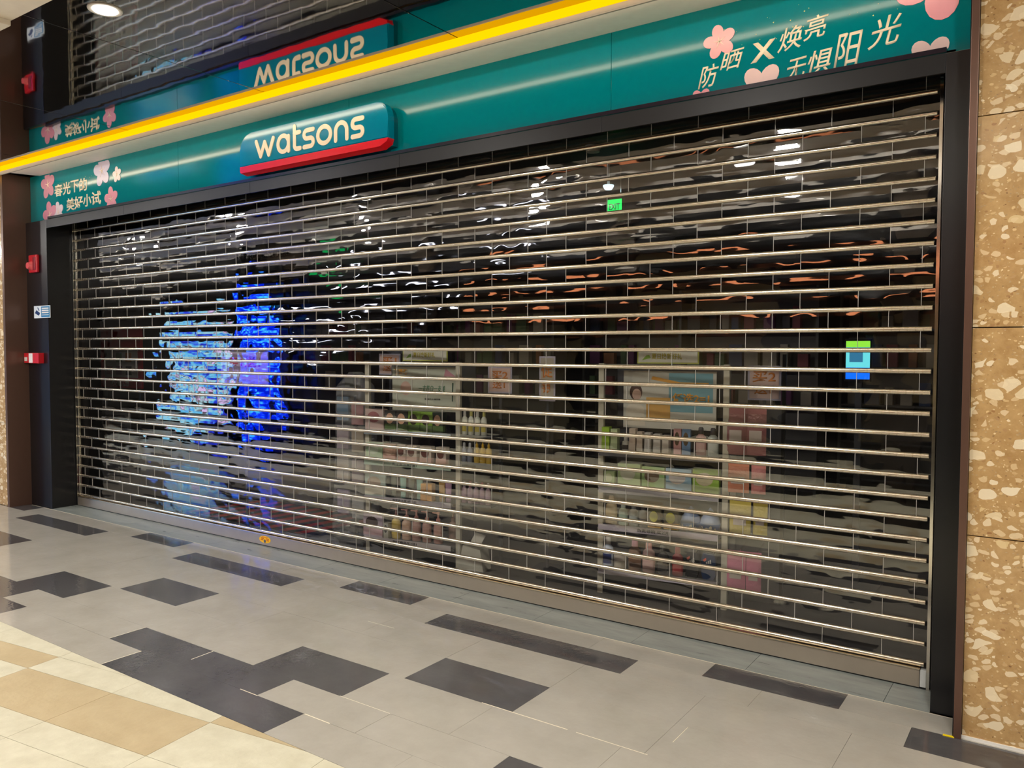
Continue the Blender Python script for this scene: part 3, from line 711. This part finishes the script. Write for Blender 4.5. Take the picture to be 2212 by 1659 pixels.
def place(o, org, u, v_, z): o.location = at(org, u, v_, z); o.rotation_euler = (0, 0, RZ); return o
def carton(org, u0, u1, z, h, rgb, lab, cat='box', d=.05, band=None, art=None, v0=.03, txt=None, tcol=(60, 50, 50)):
    t = thing('carton', lab, cat); w_ = u1-u0-.004
    box('box_body', -w_/2, w_/2, 0, d, 0, h, mat('c_%d_%d_%d' % rgb, rgb, .4), t, .0015)
    if band: box('band', -w_/2-.0006, w_/2+.0006, -.0012, d*.6, h*.08, h*.36, mat('c_%d_%d_%d' % band, band, .4), t)
    if art:
        bm = bmesh.new(); prism(bm, [(-w_*.05+w_*.33*math.cos(R(24*j)), h*.62+h*.26*math.sin(R(24*j))) for j in range(15)], -.0014, .0005)
        finish(bm, 'picture', mat('c_%d_%d_%d' % art, art, .4), t)
    if txt: text(txt, -w_*.4, w_*.4, h*.12, h*.30, -.0016, mat('i_%d_%d_%d' % tcol, tcol, .5), 'lettering', t, .01)
    return place(t, org, (u0+u1)/2, v0, z)
def bottle(org, u, z, r_, h, rgb, cap, lab, name='bottle', cat='bottle', kind='cap', v0=.07, label=None, sy=.7):
    t = thing(name, lab, cat); m = mat('b_%d_%d_%d' % rgb, rgb, .22)
    mc = mat('b_%d_%d_%d' % cap, cap, .3)
    if kind == 'pump':
        lobj('bottle_body', [(r_*.92, 0), (r_, .004), (r_, h*.52), (r_*.85, h*.60), (r_*.35, h*.66), (r_*.3, h*.68)], m, t, sy=sy)
        bm = bmesh.new(); lathe(bm, [(r_*.42, h*.66), (r_*.42, h*.78), (r_*.2, h*.80), (r_*.16, h*.93), (r_*.34, h*.94), (r_*.3, h)], 12)
        ab(bm, -r_*1.3, 0, -r_*.14, r_*.14, h*.945, h*.985, .001); finish(bm, 'pump', mc, t, True)
    elif kind == 'tube':
        lobj('tube_body', [(r_*.75, .02), (r_*.8, .022), (r_, h*.9), (r_, h)], m, t, sy=.35); lobj('cap', [(r_*.7, 0), (r_*.78, .002), (r_*.78, .02), (r_*.7, .022)], mc, t, sy=.6)
    elif kind == 'jar':
        lobj('jar_body', [(r_*.9, 0), (r_, .005), (r_, h*.6), (r_*.95, h*.62)], m, t); lobj('lid', [(r_*.98, h*.62), (r_*1.02, h*.64), (r_*1.0, h), (r_*.9, h)], mc, t)
    else:
        lobj('bottle_body', [(r_*.9, 0), (r_, .005), (r_*1.02, h*.45), (r_*.92, h*.66), (r_*.5, h*.74), (r_*.42, h*.76)], m, t, sy=sy); lobj('cap', [(r_*.48, h*.76), (r_*.52, h*.77), (r_*.46, h*.97), (r_*.3, h)], mc, t, sy=sy)
    if label:
        bm = bmesh.new(); n = 8
        for q in range(n):
            a0, a1 = R(-140+100*q/n), R(-140+100*(q+1)/n)
            f = lambda a_, z_: bm.verts.new((r_*1.03*math.cos(a_), r_*1.03*sy*math.sin(a_)-.0004, z_))
            bm.faces.new((f(a0, h*.14), f(a1, h*.14), f(a1, h*.46), f(a0, h*.46)))
        bmesh.ops.remove_doubles(bm, verts=bm.verts, dist=1e-5)
        finish(bm, 'paper_label', mat('l_%d_%d_%d' % label, label, .4), t)
    return place(t, org, u, v0, z)
# left gondola goods
z = .9365
carton(OL, .022, .187, z, .155, (206, 180, 172), 'pink picture card box at the left end of the left gondola top shelf', art=(170, 110, 112))
for u0, u1, c, a, l in [(.194, .291, (60, 60, 56), (206, 160, 130), 'first dark hair-colour box right of the pink card'), (.291, .392, (62, 60, 58), (210, 166, 136), 'second dark hair-colour box right of the pink card'),
                        (.393, .494, (128, 166, 60), (52, 36, 32), 'lime green hair-colour box, left of the pair'), (.495, .597, (130, 168, 62), (50, 34, 30), 'lime green hair-colour box, right of the pair'),
                        (.598, .684, (46, 54, 46), (200, 160, 132), 'dark green hair-colour box at the right end of the row')]:
    carton(OL, u0, u1, z, .148, c, l, art=a, band=(96, 120, 70))
z = .7145
carton(OL, .025, .173, z, .13, (176, 200, 164), 'pale green carton at the left end of the left gondola second shelf', art=(200, 214, 190))
carton(OL, .177, .29, z, .128, (188, 150, 128), 'carton with a close-up face on the left gondola second shelf', art=(216, 174, 150), band=(200, 150, 136))
for u0, u1, l in [(.297, .373, 'first'), (.38, .466, 'second'), (.49, .589, 'third'), (.623, .709, 'fourth')]:
    carton(OL, u0, u1, z, .128, (206, 190, 176), '%s small hair-cream carton with a brown portrait, second shelf' % l, art=(112, 72, 64), band=(216, 170, 160))
z = .4525
carton(OL, .015, .20, z, .165, (190, 206, 196), 'pale teal picture card on the left gondola third shelf', d=.012, art=(190, 170, 150), band=(206, 200, 180))
for u, c, l in [(.245, (96, 104, 96), 'grey green tube beside the teal card'), (.326, (150, 196, 184), 'left pale teal tube on the third shelf'), (.395, (98, 106, 98), 'grey green tube between the teal tubes'), (.465, (152, 198, 186), 'right pale teal tube on the third shelf'),
                (.650, (200, 160, 100), 'gold squeeze tube on the third shelf'), (.704, (196, 160, 186), 'pink lilac squeeze tube at the right end of the third shelf')]:
    bottle(OL, u, z, .026, .15, c, tuple(int(q*.8) for q in c), l, 'tube', 'tube', 'tube')
carton(OL, .496, .543, z, .122, (216, 158, 84), 'left orange carton on the third shelf', band=(196, 140, 70)); carton(OL, .546, .592, z, .122, (218, 160, 86), 'right orange carton on the third shelf', band=(198, 142, 72))
z = .1525
carton(OL, .0, .171, z, .17, (206, 190, 204), 'pink and lilac portrait card on the left gondola bottom shelf', d=.012, art=(70, 50, 52), band=(216, 180, 186))
carton(OL, .178, .222, z, .11, (186, 186, 172), 'small pale carton beside the portrait card', art=(60, 60, 56))
for u, c, p_, l in [(.263, (206, 180, 90), (196, 150, 140), 'pearly yellow pump bottle, first on the bottom shelf'), (.354, (212, 176, 150), (198, 150, 142), 'pearly peach pump bottle, second on the bottom shelf'), (.437, (178, 138, 126), (200, 146, 136), 'rose brown pump bottle, third on the bottom shelf'),
                    (.526, (180, 138, 124), (208, 150, 136), 'rose brown pump bottle, fourth on the bottom shelf'), (.62, (184, 140, 126), (216, 156, 140), 'rose brown pump bottle at the right end of the row')]:
    bottle(OL, u, z, .036, .222, c, p_, l, 'pump_bottle', 'bottle', 'pump', label=tuple(min(255, q+14) for q in c))
bottle(OL, .69, z, .036, .222, (170, 136, 120), (190, 146, 130), 'rose brown pump bottle standing behind the last of the row', 'pump_bottle', 'bottle', 'pump', v0=.16)
# right gondola goods
z = .9005
for u0, u1, h, c, l in [(.087, .14, .147, (160, 196, 60), 'lime green carton at the left end of the right gondola top shelf'), (.144, .191, .137, (186, 198, 150), 'pale green carton beside the lime one'),
                        (.263, .306, .145, (212, 192, 172), 'taller cream carton on the right gondola top shelf'), (.31, .349, .127, (208, 190, 172), 'shorter cream carton beside the taller one'),
                        (.359, .401, .124, (204, 198, 190), 'first white carton of three'), (.414, .461, .118, (206, 200, 190), 'second white carton of three'), (.468, .512, .112, (210, 200, 186), 'third white carton of three')]:
    carton(OR, u0, u1, z, h, c, l+', behind the shutter' if len(l) < 60 else l, band=tuple(int(q*.9) for q in c))
bottle(OR, .232, z, .025, .088, (206, 204, 192), (190, 186, 176), 'squat white tube with a black badge on the top shelf', 'tube', 'tube', 'cap', label=(60, 52, 50))
for u0, u1, c, l in [(.538, .587, (206, 150, 150), 'pink pouch with a dark round badge on the top shelf'), (.589, .642, (104, 140, 180), 'blue pouch with a dark round badge on the top shelf')]:
    carton(OR, u0, u1, z, .155, c, l, 'pouch', d=.025, art=(84, 64, 40))
bottle(OR, .694, z, .032, .168, (196, 140, 136), (46, 40, 46), 'pink bottle with a black cap on the top shelf', label=(214, 176, 168)); bottle(OR, .765, z, .032, .166, (196, 204, 196), (44, 40, 48), 'white bottle with a black cap at the right end of the top shelf', label=(206, 210, 200))
z = .6725
for u0, u1, h, c, a, l in [(.104, .175, .10, (186, 204, 150), (214, 220, 180), 'small pale green carton, second shelf of the right gondola'), (.191, .339, .155, (176, 196, 140), (206, 206, 180), 'cream and green mask carton, second shelf'),
                           (.344, .488, .145, (150, 186, 120), (110, 92, 70), 'green carton with a brown bottle picture'), (.493, .65, .145, (150, 186, 206), (206, 200, 196), 'sky blue carton with a white badge'), (.654, .812, .15, (158, 196, 76), (206, 196, 160), 'lime carton with a white badge')]:
    carton(OR, u0, u1, z, h, c, l, art=a)
z = .4405
bottle(OR, .142, z, .038, .178, (206, 186, 146), (200, 180, 150), 'cream bottle at the left end of the right gondola third shelf'); bottle(OR, .219, z, .03, .14, (176, 196, 176), (190, 200, 186), 'mint jar-shaped bottle on the third shelf')
bottle(OR, .286, z, .03, .14, (150, 156, 150), (120, 120, 118), 'grey bottle with a pale label on the third shelf', label=(190, 196, 190)); bottle(OR, .346, z, .026, .14, (92, 88, 86), (80, 76, 76), 'dark grey bottle on the third shelf')
for u0, u1, l in [(.386, .468, 'left'), (.484, .576, 'right')]:
    carton(OR, u0, u1, z+.0, .125, (92, 88, 66), '%s olive carton with yellow plant and gold name band' % l, band=(214, 166, 80), art=(196, 190, 70), txt='OLÉOR', tcol=(110, 60, 30))
for u, c in [(.636, 'left'), (.752, 'right')]:
    t = thing('gift_bowl', '%s blue and white patterned bowl-shaped pack on the third shelf' % c, 'package')
    lobj('bowl', [(.03, 0), (.055, .02), (.062, .055), (.06, .06)], mat('bowl_blue', (70, 110, 170), .3), t); lobj('wrap_top', [(.06, .06), (.052, .09), (.02, .13), (.004, .15)], mat('bowl_wrap', (150, 166, 196), .25), t)
    for q in range(5): lobj('white_patch', [(.001, -.0), (.012, .001), (.001, .003)], mat('bowl_white', (222, 222, 206), .4), t, 8, axis='y', cx=.045*math.cos(R(200+28*q)), cy=.058*math.sin(R(200+28*q))-.003, cz=.03+.012*(q % 2))
    place(t, OR, u, .085, z)
z = .1655
bottle(OR, .122, z, .036, .19, (196, 206, 222), (216, 214, 210), 'white and blue figure-capped bottle at the left of the bottom shelf', label=(40, 60, 130)); bottle(OR, .203, z, .04, .09, (206, 196, 176), (216, 206, 190), 'squat white and gold jar on the bottom shelf', 'jar', 'jar', 'jar')
bottle(OR, .295, z, .04, .195, (140, 104, 80), (206, 150, 170), 'brown bottle with a pink cap on the bottom shelf'); bottle(OR, .384, z, .04, .192, (216, 176, 168), (222, 170, 160), 'pale pink bottle with dark script on the bottom shelf', label=(222, 186, 178))
bottle(OR, .472, z, .036, .175, (44, 44, 48), (40, 40, 44), 'black bottle with gold seal on the bottom shelf', label=(60, 58, 56)); bottle(OR, .563, z, .034, .178, (150, 34, 44), (140, 30, 40), 'deep red bottle on the bottom shelf', label=(160, 50, 56))
for u0, u1, c, l in [(.613, .694, (34, 36, 40), 'black shower gel bottle with a three-stripe triangle mark'), (.705, .797, (30, 54, 92), 'dark blue shower gel bottle with a three-stripe triangle mark')]:
    t = thing('bottle', l, 'bottle'); w_ = (u1-u0)*.92
    bm = bmesh.new(); prism(bm, [(-w_*.36, 0), (w_*.36, 0), (w_*.48, .03), (w_*.5, .12), (w_*.38, .158), (-w_*.38, .158), (-w_*.5, .12), (-w_*.48, .03)], 0, .04); finish(bm, 'bottle_body', mat('b_%d' % c[2], c, .2), t)
    box('cap', -w_*.3, w_*.3, .005, .035, .158, .178, mat('b_cap', (60, 60, 66), .3), t, .003)
    bm = bmesh.new()
    for q, h in ((0, .012), (1, .019), (2, .026)): a = -.014+q*.011; prism(bm, [(a, .098), (a+.009, .098), (a+.005, .098+h), (a-.001, .098+h-.006)], -.0012, .0)
    finish(bm, 'stripe_mark', WHITE, t); bm = bmesh.new(); prism(bm, [(-.034, .118), (-.014, .132), (-.012, .118), (-.024, .108)], -.0012, 0); finish(bm, 'orange_mark', mat('orange_mark', (226, 96, 70), .4), t)
    place(t, OR, (u0+u1)/2, .05, z)

# side racks, promo signs, hanging packs
t = thing('side_rack', 'narrow side rack of bottles right of the left gondola', 'rack', (OL[0], OL[1], 0), RZ)
box('post', 1.035, 1.055, .2, .22, 0, 1.2, GOND, t); box('post', .816, .83, .2, .22, 0, 1.2, GOND, t)
for zz in (.46, .745, .936): box('wire_shelf', .816, 1.06, .03, .22, zz-.012, zz, GOND, t, .002)
for k in range(4): bottle(OL, .835+.05*k, .9365, .022, .172, (206, 206, 190), (196, 190, 110) if k % 2 else (210, 208, 200), 'white bottle with a yellow band on the side rack, %s of four' % ['first', 'second', 'third', 'last'][k], label=(206, 190, 90))
for k in range(2): bottle(OL, .83+.045*k, .7455, .02, .135, (130, 136, 150), (200, 202, 206), '%s grey blue bottle with a white cap on the side rack' % ['left', 'right'][k])
for k in range(3): bottle(OL, .93+.046*k, .7455, .022, .165, (206, 170, 60), (214, 172, 50), 'yellow pump bottle on the side rack, %s of three' % ['left', 'middle', 'right'][k], 'pump_bottle', 'bottle', 'pump')
for k in range(5): bottle(OL, .83+.047*k, .4605, .021, .15, (176, 150, 166), (196, 110, 130) if k % 2 else (190, 186, 190), 'lilac bottle low on the side rack, %s from the left' % ['first', 'second', 'third', 'fourth', 'fifth'][k])
PINKC = mat('sign_pink', (226, 196, 186), .35); OR2 = mat('sign_orange', (226, 140, 70), .4)
def promo(org, u0, u1, z0, z1, lab, a, b, base=PINKC, v_=.12, ink=OR2):
    t = thing('promo_sign', lab, 'sign'); w_ = u1-u0; h = z1-z0
    box('frame', -w_/2, w_/2, 0, .008, z0, z1, mat('frame_lilac', (196, 190, 206), .2), t, .002); box('card', -w_/2+.012, w_/2-.012, -.002, .001, z0+.012, z1-.012, base, t)
    box('pole', -.008, .008, .009, .024, 0, z0+h*.5, GOND, t); box('foot', -.10, .10, -.07, .13, 0, .008, GOND, t, .003)
    text(a, -w_*.36, w_*.34, z0+h*.52, z0+h*.84, -.0025, ink, 'lettering', t, .02)
    if b: text(b, -w_*.30, w_*.22, z0+h*.18, z0+h*.44, -.0025, ink, 'lettering', t, .02)
    return place(t, org, (u0+u1)/2, v_, 0)
promo(OL, .895, 1.085, 1.215, 1.405, 'pink buy-two sign just right of the left gondola poster', '买2', '送1', v_=.30)
promo(OR, .90, 1.098, 1.216, 1.43, 'pink buy-two sign right of the right gondola poster', '买2', '送1', v_=.42)
promo(OL, -.27, -.065, 1.32, 1.49, 'small pale pink sign left of the left gondola', '买1', '送1', v_=.62)
promo(OL, -1.51, -1.0, 1.235, 1.505, 'wide lilac sign with pink writing behind the left of the shutter', '买1送1', '', mat('sign_lilac', (206, 186, 216), .35), .14, mat('sign_magenta', (216, 70, 120), .4))
promo(OL, 1.295, 1.415, 1.17, 1.48, 'narrow pale sign midway between the two gondolas', '促', '销', mat('sign_pale', (186, 176, 160), .4), .3)
t = thing('peg_rack', 'grey peg panel for hanging packs right of the right gondola', 'rack', (OR[0], OR[1], 0), RZ)
box('peg_panel', .86, 1.12, .30, .315, 0, 1.2, GOND, t); box('post', 1.12, 1.14, .29, .32, 0, 1.5, BLACKM, t)
for zz in (1.17, .885, .655, .36):
    for uu in (.93, 1.03): box('hook', uu-.004, uu+.004, .075, .30, zz-.004, zz+.004, CHROME, t)
def pack(org, u, z0, h, w_, rgb, lab, v_=.05, lace=False):
    t = thing('hanging_pack', lab, 'package'); bm = bmesh.new(); n = 6
    A = []
    for j in range(n+1):
        zz = h*j/n; d_ = .016*math.sin(math.pi*min(1, j/n*1.05))+.002; A.append([bm.verts.new((x, y, zz)) for x, y in ((-w_/2, 0), (-w_*.3, -d_), (w_*.3, -d_), (w_/2, 0), (w_*.3, d_), (-w_*.3, d_))])
    for a, b in zip(A, A[1:]):
        for q in range(6): bm.faces.new((a[q], a[(q+1) % 6], b[(q+1) % 6], b[q]))
    bm.faces.new(A[0][::-1]); bm.faces.new(A[-1]); finish(bm, 'pouch', mat('p_%d_%d_%d' % rgb, rgb, .3, bump=.004, bscale=60), t, True)
    box('header_strip', -w_/2, w_/2, -.003, .003, h-.002, h+.03, mat('p2_%d_%d_%d' % rgb, tuple(min(255, int(q*1.12)) for q in rgb), .35), t)
    box('print_label', -w_*.3, w_*.3, -.0195, -.0165, h*.35, h*.6, mat('print_%d' % rgb[0], (200, 186, 176), .5), t)
    return place(t, org, u, v_, z0)
for u, v_, n_ in ((.90, .05, 'front left'), (1.01, .06, 'front right')): pack(OR, u, .92, .24, .115, (150, 96, 96), 'dusty pink mesh bath pouch, %s, top hooks of the peg rack' % n_, v_)
pack(OR, .915, .70, .155, .125, (216, 140, 110), 'orange pouch on the second row of the peg rack'); pack(OR, 1.03, .70, .15, .08, (206, 130, 126), 'salmon pouch beside the orange one')
pack(OR, .93, .455, .17, .12, (206, 186, 90), 'yellow printed pouch, front, third row of the peg rack'); pack(OR, 1.04, .46, .17, .08, (210, 190, 84), 'yellow printed pouch, right, third row of the peg rack', .07)
pack(OR, .91, .13, .2, .11, (216, 130, 156), 'pink pouch, left, bottom row of the peg rack'); pack(OR, 1.01, .13, .2, .085, (212, 124, 150), 'pink pouch, right, bottom row of the peg rack')
t = thing('cardboard_tray', 'white folded cardboard tray with a tilted card, low right of the left gondola', 'display tray')
bm = bmesh.new(); prism(bm, [(-.10, 0), (.10, 0), (.075, .15), (-.06, .17)], 0, .12); finish(bm, 'tray_body', mat('card_white', (196, 192, 176), .5), t)
bm = bmesh.new(); prism(bm, [(-.02, .175), (.06, .165), (.11, .25), (.03, .265)], .02, .026); finish(bm, 'tilted_card', mat('card_white2', (204, 200, 186), .5), t)
place(t, OL, .90, .03, .0)
# plastic-draped stand of hair accessories
t = thing('draped_stand', 'display stand of hanging packs draped in clear plastic film', 'display stand', at(OL, -.24, .12, 0), RZ)
box('base', -.17, .17, 0, .30, 0, .06, GOND, t, .004); box('pole', -.012, .012, .14, .164, .06, 1.30, CHROME, t)
for k, (zz, c) in enumerate([(1.08, (110, 150, 180)), (1.05, (206, 140, 140)), (.86, (190, 170, 176)), (.84, (200, 180, 150)), (.62, (216, 206, 196)), (.60, (206, 190, 190)), (.36, (196, 180, 206)), (.33, (216, 214, 210))]):
    box('hanging_card', -.13+.14*(k % 2), -.02+.14*(k % 2), .08, .10, zz-.10, zz+.08, mat('h_%d' % k, c, .4), t, .002)
bm = bmesh.new(); n, rws = 22, 12; V_ = []
for j in range(rws+1):
    zz = .02+1.33*j/rws; rr = .20-.05*(j/rws)-(.10 if j == rws else 0)
    V_.append([bm.verts.new(((rr+.014*math.sin(5*a+j*.9))*math.cos(a), .15+(rr*.8+.012*math.cos(7*a+j))*math.sin(a), zz)) for a in [2*math.pi*i/n for i in range(n)]])
for a, b in zip(V_, V_[1:]):
    for i in range(n): bm.faces.new((a[i], a[(i+1) % n], b[(i+1) % n], b[i]))
finish(bm, 'plastic_film', FILM, t, True)
# left posters deep behind the shutter
t = thing('framed_poster', 'red framed offer poster behind the far left of the shutter', 'poster', (-8.93, 1.0, 0))
box('red_frame', -.42, .42, 0, .03, 1.08, 1.75, mat('frame_red', (170, 24, 40), .4), t, .004); box('poster_sheet', -.33, .36, -.004, .001, 1.20, 1.53, mat('sheet', (186, 180, 176), .4), t)
for s in (-1, 1): box('leg', s*.35-.012, s*.35+.012, .01, .03, 0, 1.09, GOND, t)
for k in range(6): box('product_picture', -.28+.2*(k % 3), -.16+.2*(k % 3), -.006, -.003, 1.23+.15*(k//3), 1.33+.15*(k//3), BX[(k*3) % 8], t)
text('超值优惠', -.18, .18, 1.10, 1.17, -.002, WHITE, 'lettering', t, .02)
t = thing('notice_board', 'white price notice standing under the red framed poster', 'notice', (-8.92, 1.0, 0))
box('sheet', -.26, .26, -.05, -.04, .60, .80, mat('sheet2', (190, 190, 196), .4), t); box('leg', -.01, .01, -.04, -.03, 0, .62, GOND, t)
for k in range(5): box('text_line', -.2, .2-.05*(k % 3), -.0515, -.0495, .63+.033*k, .638+.033*k, INK, t)
# red and black striped mat
t = thing('striped_mat', 'red and black striped mat on the shop floor behind the shutter', 'mat', (-5.95, .80, 0))
box('mat_base', -.9, .9, -.42, .42, 0, .006, mat('rubber_black', (30, 28, 28), .6), t)
for k in range(9):
    bm = bmesh.new(); x = -.82+.19*k
    vs = [bm.verts.new(p_) for p_ in ((x, -.40, .0072), (x+.09, -.40, .0072), (x+.21, .40, .0072), (x+.12, .40, .0072), (x, -.40, .0055), (x+.09, -.40, .0055), (x+.21, .40, .0055), (x+.12, .40, .0055))]
    for f in ((0, 1, 2, 3), (7, 6, 5, 4), (0, 4, 5, 1), (1, 5, 6, 2), (2, 6, 7, 3), (3, 7, 4, 0)): bm.faces.new([vs[i] for i in f])
    finish(bm, 'stripe', mat('mat_red', (176, 40, 36), .6), t)
# self-service screen, exit sign, lettering, ceiling lamp
t = thing('checkout_screen', 'bright blue and green screen glowing deep at the right of the shop', 'screen', (-1.12, 1.5, 0))
box('pole', -.02, .02, .03, .06, 0, 1.4, GOND, t); box('casing', -.082, .082, 0, .03, 1.325, 1.60, BLACKM, t, .004)
box('picture_top', -.072, .072, -.003, .001, 1.545, 1.585, emit_mat('scr_green', (150, 236, 70), 1.0), t); box('picture_middle', -.072, .072, -.003, .001, 1.415, 1.545, emit_mat('scr_cyan', (110, 226, 236), 1.0), t)
box('picture_bottom', -.072, .072, -.003, .001, 1.34, 1.415, emit_mat('scr_blue', (20, 110, 255), 1.1), t)
box('screen_window', -.05, .03, -.0045, -.0025, 1.45, 1.52, emit_mat('scr_win', (60, 130, 170), .8), t)
box('foot', -.15, .15, -.1, .2, 0, .01, GOND, t)
t = thing('exit_sign', 'green lit exit sign hanging under the shop ceiling', 'exit sign', (-3.135, 2.0, 0))
box('sign_box', -.075, .075, 0, .03, 2.64, 2.78, mat('exit_case', (20, 90, 50), .4), t); box('lit_face', -.066, .066, -.003, .001, 2.65, 2.77, emit_mat('exit_green', (30, 220, 90), 1.6), t)
for s in (-1, 1): box('hanger', s*.05-.003, s*.05+.003, .012, .018, 2.78, 3.05, CHROME, t)
text('EXIT', -.05, .05, 2.685, 2.735, -.0035, WHITE, 'lettering', t, .02)
t = thing('emergency_lamp', 'small white dome lamp above the exit sign', 'light', (-3.14, 1.9, 2.86)); lobj('dome', [(.001, -.03), (.03, -.025), (.045, 0), (.045, .01)], emit_mat('dome_lamp', (200, 230, 240), 1.6), t); box('stem', -.008, .008, -.008, .008, .01, .19, WHITE, t)
t = thing('smoke_detector', 'white round detector on the shop ceiling near the lintel', 'detector', (-2.98, 1.35, 3.05)); lobj('detector_body', [(.001, -.05), (.05, -.045), (.06, -.015), (.062, 0)], WHITE, t)
t = thing('wall_lettering', 'grey Makeup Studio lettering high inside the shop', 'lettering', (0, 4.0, 0))
box('sign_panel', -11.3, -9.2, .01, .03, 2.2, 3.04, mat('panel_grey', (58, 57, 58), .4), t)
text('Makeup Studio', -10.83, -9.6, 2.90, 3.03, .008, mat('letter_grey', (120, 118, 120), .4), 'lettering', t, .0)

# ------------------------------------------------------------------ shopfronts across the corridor (seen as reflections)
ow = struct('wall_opposite', 'dark shopfronts across the corridor'); OPM = mat('dark_gloss_front', (26, 26, 28), .25)
box('uplight_ledge', -17.5, 4.0, YOP, YOP+.32, 2.34, 2.38, OPM, ow); box('uplight_shield', -17.5, 4.0, YOP+.32, YOP+.34, 2.34, 2.56, OPM, ow); box('front_wall', -17.9, 4.6, YOP-.3, YOP, 0, ZC+.05, OPM, ow)  # ledge and lip are added to hide the unseen uplight from reflections
for k in range(7): box('pier', -17.0+3.1*k, -16.7+3.1*k, YOP, YOP+.12, 0, ZC-.02, mat('pier_bronze', (52, 44, 36), .4), ow)
t = thing('led_screen', 'wall of blue and violet advertising screens across the corridor', 'screen', (-12.55, YOP+.22, 0))
for i in range(3):
    for j in range(2): box('screen_tile', -1.25+.62*i, -.66+.62*i, 0, .05, .2+.86*j, 1.02+.86*j, SCREEN, t)
box('screen_case', -1.3, .65, -.04, 0, .1, 1.95, BLACKM, t)
t = thing('light_column', 'tall glowing blue column beside the advertising screens', 'light', (-10.9, YOP+.35, 0))
lobj('column_tube', [(.21, .12), (.21, 2.35)], blue_mat(), t, 20); lobj('column_base', [(.25, 0), (.25, .12)], BLACKM, t, 20); lobj('column_top', [(.22, 2.35), (.22, ZC-.03)], BLACKM, t, 20)
WL = emit_mat('linear_lamp', (236, 238, 255), 9.0)
for n_, x0, x1, y, z in [('upper left', -9.0, -6.6, YOP+.4, 2.45), ('lower left', -10.3, -8.2, YOP+.4, 1.78), ('centre', -6.2, -5.3, YOP+.5, 2.95)]:
    tag(box('linear_lamp', x0, x1, y, y+.03, z, z+.04, WL), '%s white tube lamp across the corridor, behind the camera' % n_, 'light')
tag(box('cove_band', -6.6, .6, YOP+.345, YOP+.36, 2.28, 2.34, emit_mat('copper_glow', (226, 138, 92), 4.2)), 'copper coloured lit cove band across the corridor, behind the camera', 'light')
for k, (x0, x1, z0, z1, c) in enumerate([(-6.9, -5.2, .3, 1.9, (96, 92, 76)), (-4.3, -2.6, .2, 2.1, (112, 104, 84)), (-1.6, -.2, .8, 2.0, (126, 116, 92)), (1.2, 2.7, .2, 2.1, (96, 90, 70))]):
    tag(box('shop_window', x0, x1, YOP+.001, YOP+.03, z0, z1, mat('win_%d' % k, c, .3)), ['first', 'second', 'third', 'fourth'][k]+' shop window across the corridor, counted from the left', 'window')
tag(box('exit_sign', -9.35, -9.05, YOP+.35, YOP+.38, 2.75, 2.93, emit_mat('exit_green2', (30, 220, 110), 1.8)), 'green exit sign hanging across the corridor, behind the camera', 'exit sign')
